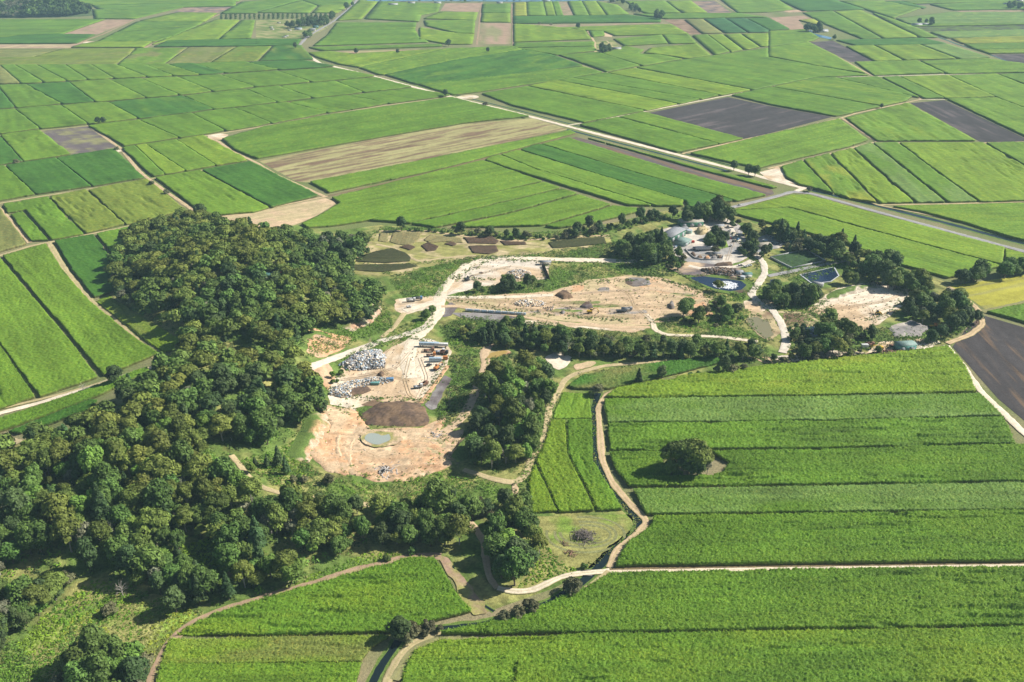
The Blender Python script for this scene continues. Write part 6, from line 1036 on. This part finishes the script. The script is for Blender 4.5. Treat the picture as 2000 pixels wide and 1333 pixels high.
# ------------------------------------------------------------------ far farms
for nm, x, y, l, w_, h, rz, wl, rf, lb in [('farm_house', 583, 59, 18, 11, 4, 5, 'white', 'lightblue', 'white farm house with a pale blue roof beside the sealed road'), ('farm_house', 594, 50, 16, 10, 4, 10, 'white', 'white', 'white roofed farm house half behind dark trees'), ('farm_shed', 610, 61, 16, 12, 4.5, 20, 'cream', 'silver', 'grey roofed farm shed nearest the sealed road'), ('farm_shed', 617, 55, 14, 9, 4, 10, 'green', 'teal', 'green roofed shed behind the grey farm shed'), ('farm_house', 1204, 98, 20, 11, 4, 8, 'cream', 'silver', 'grey roofed farm house east of a small tree clump'), ('farm_house', 1180, 101, 14, 9, 4, 0, 'white', 'lightblue', 'pale farm house under the small tree clump'),
                                          ('farm_house', 1606, 63, 26, 14, 5, 10, 'white', 'silver', 'large white house beside the small farm pond'), ('farm_shed', 1790, 51, 26, 12, 5, 3, 'white', 'silver', 'long white farm shed amid the far eastern paddock'), ('farm_shed', 1805, 50, 18, 10, 4.5, 0, 'green', 'white', 'white roofed shed beside the long far shed'), ('farm_house', 768, 11, 30, 14, 5, 5, 'white', 'white', 'white farm house at the head of the pale fields near the river'), ('farm_house', 804, 8, 22, 12, 5, 0, 'white', 'cream', 'cream roofed house by the river trees'), ('farm_house', 855, 8, 22, 12, 5, 0, 'white', 'white', 'white house by the brown riverside field'),
                                          ('farm_house', 976, 8, 20, 11, 5, 0, 'cream', 'silver', 'grey roofed house above the twin green fields'), ('farm_shed', 1067, 4, 26, 12, 5, 0, 'lightblue', 'white', 'long pale shed above the narrow strips'), ('farm_house', 1196, 4, 20, 12, 5, 0, 'white', 'silver', 'riverside house in the dark trees'), ('farm_shed', 100, 32, 22, 11, 5, 3, 'white', 'white', 'white shed at the foot of the wooded knoll'), ('farm_shed', 141, 30, 16, 9, 4, 3, 'cream', 'cream', 'cream shed at the eastern foot of the wooded knoll'), ('farm_house', 1968, 10, 24, 13, 5, 5, 'white', 'silver', 'white house in the far eastern village'), ('farm_house', 1985, 14, 22, 13, 5, 0, 'white', 'lightblue', 'pale roofed house nearest the eastern village trees'), ('farm_shed', 1992, 4, 24, 13, 5, 0, 'cream', 'white', 'cream shed behind the eastern village')]:
    house(nm, x, y, l, w_, h, 1.8, rz, wl, rf, lb, 'shed' if 'shed' in nm else 'house', 1, 3)
for x, y in [(532, 59), (530, 55), (560, 72), (566, 61), (545, 46), (556, 74)]: house('stock_shed', x, y, 9, 5, 2.6, .6, 10, 'cream', 'silver', 'tiny grey roofed stock shed in the straw coloured paddocks', 'shed', 1, 0)['group'] = 'stock sheds in the straw paddocks'
def far(poly, sp, lb, gr, seed, name='far_tree', k=('dark', 'rain'), s0=.85, s1=1.3): belt(name, poly, sp, list(k), s0, s1, lb, gr, seed)
far([(552, 52), (575, 54), (590, 47), (640, 42), (648, 50), (620, 53), (600, 52), (570, 58)], 13, 'dark tree in the clump around the roadside farm', 'trees round the roadside farm', 101, s0=.8, s1=1.2); far([(592, 70), (604, 68), (608, 74), (596, 77)], 11, 'dark tree of the small clump at the roadside farm gate', 'trees at the farm gate', 102, s0=.8, s1=1.1); far([(645, 41), (650, 36), (654, 38), (650, 44)], 14, 'dark roadside tree above the farm', 'roadside trees above the farm', 103); far([(672, 22), (690, 6), (700, 4), (682, 20)], 26, 'dark roadside tree near the river end of the road', 'roadside trees by the river', 104)
far([(715, 1), (1000, 1), (1000, 6), (720, 5)], 42, 'dark tree on the river bank', 'trees along the river', 105); far([(1000, 0), (1240, -3), (1240, 1), (1000, 5)], 40, 'dark tree on the eastern river bank', 'trees along the river east', 106); far([(1180, 5), (1215, 2), (1222, 12), (1200, 8)], 24, 'dark tree in the copse at the river', 'copse at the river', 107); far([(1226, 18), (1240, 17), (1257, 24), (1250, 28), (1230, 22)], 17, 'dark tree in the line from the river', 'tree line from the river', 108); far([(1276, 33), (1292, 34), (1294, 41), (1282, 40)], 15, 'dark tree at the corner of the brown field', 'trees by the brown corner field', 109)
far([(1168, 100), (1188, 95), (1192, 102), (1172, 106)], 11, 'dark tree in the clump at the central farm', 'trees at the central farm', 110, s0=.8, s1=1.1); far([(1583, 62), (1600, 58), (1604, 64), (1590, 66)], 14, 'dark tree beside the pond house', 'trees by the pond house', 111); far([(1780, 50), (1796, 47), (1825, 49), (1822, 52), (1800, 49)], 17, 'dark tree behind the long far sheds', 'trees behind the far sheds', 112, s0=.9, s1=1.3); far([(1955, 17), (1975, 14), (2020, 20), (2020, 26), (1975, 20)], 20, 'dark tree in front of the eastern village', 'trees of the eastern village', 113); far([(1572, 58), (1578, 56), (1580, 63), (1574, 64)], 14, 'dark tree west of the farm pond', 'trees west of the farm pond', 114); far([(1625, 74), (1640, 78), (1636, 80), (1622, 78)], 14, 'low tree at the outlet of the farm pond', 'trees at the pond outlet', 115, s0=.7, s1=1)
for j, (y0, y1) in enumerate([(31, 29.5), (33.5, 32), (36, 34.5), (38.8, 37.2)]):
    for i in range(24):
        t = (i + .5) / 24; x = 428 + (650 - 428) * t; tree('orchard_tree', 'bush', x, y0 + (y1 - y0) * t, float(rng.uniform(1.3, 1.9)), 'small round orchard tree planted in straight rows', group='orchard trees in rows')

def litter(name, polys, sp, smin, smax, cols, seed):
    r = np.random.default_rng(seed); P = np.concatenate([scatter(p, sp, (), seed + i, .5) for i, p in enumerate(polys)]); P = P[r.random(len(P)) < .55]
    v, f = chunks(np.c_[P, hill(P[:, 0], P[:, 1]) + .45 + _z[0] * .5], smin, smax, r, .6); c = np.array([SOIL[k] for k in cols])[r.integers(0, len(cols), len(P))] * r.uniform(.6, 1.2, (len(P), 1))
    tag(mesh_obj(name, v, f, M_ROCK, np.repeat(c, 8, 0)), kind='stuff')
PITS = [[(622, 800), (690, 800), (720, 838), (840, 838), (860, 850), (890, 880), (800, 935), (690, 925), (610, 892)], [(880, 584), (1150, 552), (1290, 545), (1390, 585), (1380, 615), (1260, 630), (1000, 610)], [(640, 765), (690, 696), (810, 660), (880, 690), (826, 785)], [(1600, 610), (1690, 555), (1770, 570), (1740, 612), (1670, 640)], [(885, 545), (960, 505), (1070, 515), (1060, 548)]]
litter('loose_stones', PITS, 4.2, .25, .9, ['concrete', 'tan', 'brown', 'grey', 'hay'], 201)
scrub('weeds', PITS[0], 7, .7, ['m', 'mid', 'o'], 202, nl=12); scrub('weeds', PITS[1], 8, .8, ['m', 'mid', 'o', 'l'], 203, nl=12); scrub('weeds', PITS[3], 9, .7, ['m', 'o'], 204, nl=12)
for k, (pl, sd) in enumerate([([(690, 690), (740, 660), (800, 630), (845, 612), (850, 635), (800, 660), (700, 692)], 210), ([(868, 640), (905, 618), (960, 640), (955, 680), (930, 690), (890, 690), (870, 670)], 211), ([(1000, 945), (1030, 905), (1062, 862), (1075, 870), (1045, 920), (1030, 1000), (1005, 1000)], 212), ([(1160, 735), (1300, 708), (1480, 700), (1500, 708), (1380, 702), (1180, 722)], 213), ([(1530, 600), (1600, 604), (1640, 640), (1600, 690), (1540, 690)], 217), ([(1640, 640), (1740, 640), (1800, 660), (1760, 680), (1640, 690)], 218), ([(1480, 560), (1600, 565), (1620, 590), (1590, 606), (1500, 605)], 219), ([(760, 520), (940, 500), (1200, 500), (1000, 504), (900, 512)], 220), ([(740, 444), (900, 447), (1000, 456), (1090, 452), (1200, 438), (1290, 416), (1320, 424), (1200, 452), (1090, 462), (1000, 466), (900, 456), (740, 451)], 221), ([(950, 700), (1000, 690), (1060, 700), (1080, 728), (1000, 722), (950, 740)], 214), ([(1520, 500), (1640, 490), (1700, 520), (1690, 545), (1640, 525), (1570, 560), (1520, 540)], 215), ([(1205, 500), (1290, 500), (1340, 540), (1240, 540), (1200, 512)], 216)]):
    scrub('undergrowth', pl, 2.6, 1.4, ['mid', 'm', 'bright', 'dark'], sd)

for k, (px, h) in enumerate([([(880, 905), (830, 902), (780, 906), (735, 915)], 1.3), ([(868, 868), (830, 858), (790, 862)], 1.6), ([(700, 925), (690, 900), (694, 870), (706, 845)], 1.5), ([(850, 838), (790, 842), (735, 840), (715, 836)], 1.8), ([(672, 900), (668, 870), (672, 845)], 2.2), ([(1380, 588), (1300, 574), (1240, 566), (1170, 566)], .9), ([(1340, 622), (1260, 628), (1180, 634), (1100, 622)], 1.0), ([(1760, 600), (1700, 618), (1660, 626), (1630, 622)], 1.0)]):
    rock_face(px, [.2, h, h * .7, h, .2], 40 + k, (.56, .42, .28), (.50, .33, .2), 2.2, .9, GREEN=False)
for nm, x, y, l, w_, h, rz, wl, rf, lb in [('depot_office', 1404, 446, 9, 6, 3, 10, 'cream', 'silver', 'small grey roofed office beside the access yard'), ('storage_shed', 1333, 452, 10, 6, 3.2, 30, 'green', 'grey', 'small dark shed between the two large depot sheds'), ('storage_shed', 1476, 497, 8, 5, 3, 15, 'cream', 'grey', 'small grey shed below the beige roofed one'), ('storage_shed', 1532, 470, 12, 7, 3.4, 15, 'white', 'silver', 'grey roofed shed at the crowded parking area'), ('storage_shed', 1546, 478, 8, 6, 3, 15, 'green', 'teal', 'green roofed hut among the boundary trees'), ('storage_shed', 1398, 500, 7, 4, 2.8, 5, 'cream', 'grey', 'little hut behind the concrete bays'), ('site_hut', 1443, 536, 6, 4, 2.6, 5, 'white', 'silver', 'little white hut on the lower yard'), ('site_hut', 1306, 458, 7, 5, 3, 50, 'cream', 'silver', 'small cream hut behind the long green shed')]:
    house(nm, x, y, l, w_, h, 1, rz, wl, rf, lb, 'shed', 1, 1)
def tank(px, py, r, h, col, lb):
    e = spot('water_tank', px, py, 0, lb, 'tank'); a = np.linspace(0, 6.283, 25)[:-1]; P = np.stack([r * np.cos(a), r * np.sin(a)], 1); v = np.concatenate([np.c_[P, np.zeros(24)], np.c_[P, np.full(24, h)], np.c_[P * 1.04, np.full(24, h)], [[0, 0, h + r * .25]]])
    i = np.arange(24); j = (i + 1) % 24; part(e, 'wall', (v[:48], np.stack([i, j, 24 + j, 24 + i], 1)), paint(col)); part(e, 'roof', (v[48:], np.stack([i, j, np.full(24, 24), np.full(24, 24)], 1)), paint('silver'))
tank(1346, 456, 3, 3, 'palegreen', 'round pale green water tank between the depot sheds'); tank(1494, 476, 2.6, 3, 'green', 'round dark green water tank behind the beige roofed shed'); tank(1450, 546, 2.2, 2.4, 'white', 'round white tank beside the aeration pond hut'); tank(1782, 680, 2.4, 3, 'silver', 'round grey tank beside the pale green metal shed')

def edge_scrub(px, width, per_m, size, cols, seed, closed=True):
    """weeds and low bushes straggling along the edge of bare ground"""
    q = smooth_line(list(px) + ([px[0]] if closed else []), 1.0); r = np.random.default_rng(seed); n = int(len(q) * per_m); i = r.integers(0, len(q) - 1, n); i = i[fbm(*q[i].T, 12, seed, 2) > .42]
    p = q[i] + r.normal(0, width, (len(i), 2)); n = len(p); nl = 16; s = size * (.4 + .9 * r.random(n) ** 1.6); d = r.normal(0, 1, (n, nl, 3)); d /= np.linalg.norm(d, axis=2)[..., None]; d[..., 2] = np.abs(d[..., 2])
    cen = np.stack([p[:, 0], p[:, 1], hill(p[:, 0], p[:, 1]) + .2], 1)[:, None] + d * s[:, None, None] * (1, 1, .75); v, f = leaf_quads(cen.reshape(-1, 3), (d + (0, 0, .3)).reshape(-1, 3), .32, r, .45)
    cc = np.array([LEAFCOL.get(k, G.get(k, SOIL.get(k))) for k in cols])[r.integers(0, len(cols), n)]; tag(mesh_obj('weeds', v, f, M_SCRUB, np.repeat(np.repeat(cc, nl, 0) * (.7 + .6 * r.random((n * nl, 1))), 4, 0)), kind='stuff')
EC = ['mid', 'm', 'bright', 'o', 'dark']
for k, (px, w_) in enumerate([(PITS[0], 3.2), (PITS[1], 2.6), (PITS[2], 2.4), (PITS[3], 3), (PITS[4], 2.4), ([(690, 500), (735, 452), (830, 450), (1000, 468), (1190, 460), (1196, 478), (1020, 500), (940, 506), (770, 540)], 2.6), ([(1335, 540), (1400, 537), (1468, 548), (1474, 563), (1448, 578), (1395, 572)], 1.8), ([(1455, 620), (1480, 616), (1502, 626), (1515, 655), (1496, 668), (1478, 652)], 1.8), ([(706, 850), (722, 845), (750, 848), (770, 848), (766, 864), (745, 876), (720, 873)], 1.2)]): edge_scrub(px, w_, 1.6, 1.1, EC, 300 + k)
for k, px in enumerate([[(842, 646), (745, 678), (690, 696)], [(1245, 516), (1100, 513), (1010, 510)], [(935, 745), (905, 815), (870, 840)], [(1085, 770), (1066, 840), (1035, 905)], [(1470, 706), (1300, 712), (1130, 735)], [(1478, 560), (1490, 595), (1520, 632)], [(1430, 455), (1470, 500), (1486, 530)], [(880, 620), (1000, 624), (1110, 638), (1265, 646)], [(1845, 640), (1865, 618), (1872, 596)]]): edge_scrub(px, 2.2, 1.5, 1.1, EC, 330 + k, False)
# ------------------------------------------------------------------ haze over the whole plain
def haze():
    x0, x1, y0, y1, z0, z1 = -6200, 6200, -5000, 7200, -3, CAMH + 6
    v = [(x, y, z) for z in (z0, z1) for y in (y0, y1) for x in (x0, x1)]
    f = [(0, 2, 3, 1), (4, 5, 7, 6), (0, 1, 5, 4), (2, 6, 7, 3), (0, 4, 6, 2), (1, 3, 7, 5)]
    m = bpy.data.materials.new('haze_air'); m.use_nodes = True; n = m.node_tree.nodes; n.remove(n['Principled BSDF'])
    pv = n.new('ShaderNodeVolumePrincipled'); pv.inputs['Color'].default_value = (.55, .86, 1, 1); pv.inputs['Density'].default_value = HAZE; pv.inputs['Anisotropy'].default_value = 0.0
    m.node_tree.links.new(pv.outputs[0], n['Material Output'].inputs['Volume'])
    tag(mesh_obj('haze', v, np.array(f), m), kind='stuff')
HAZE = 0.00008
haze()
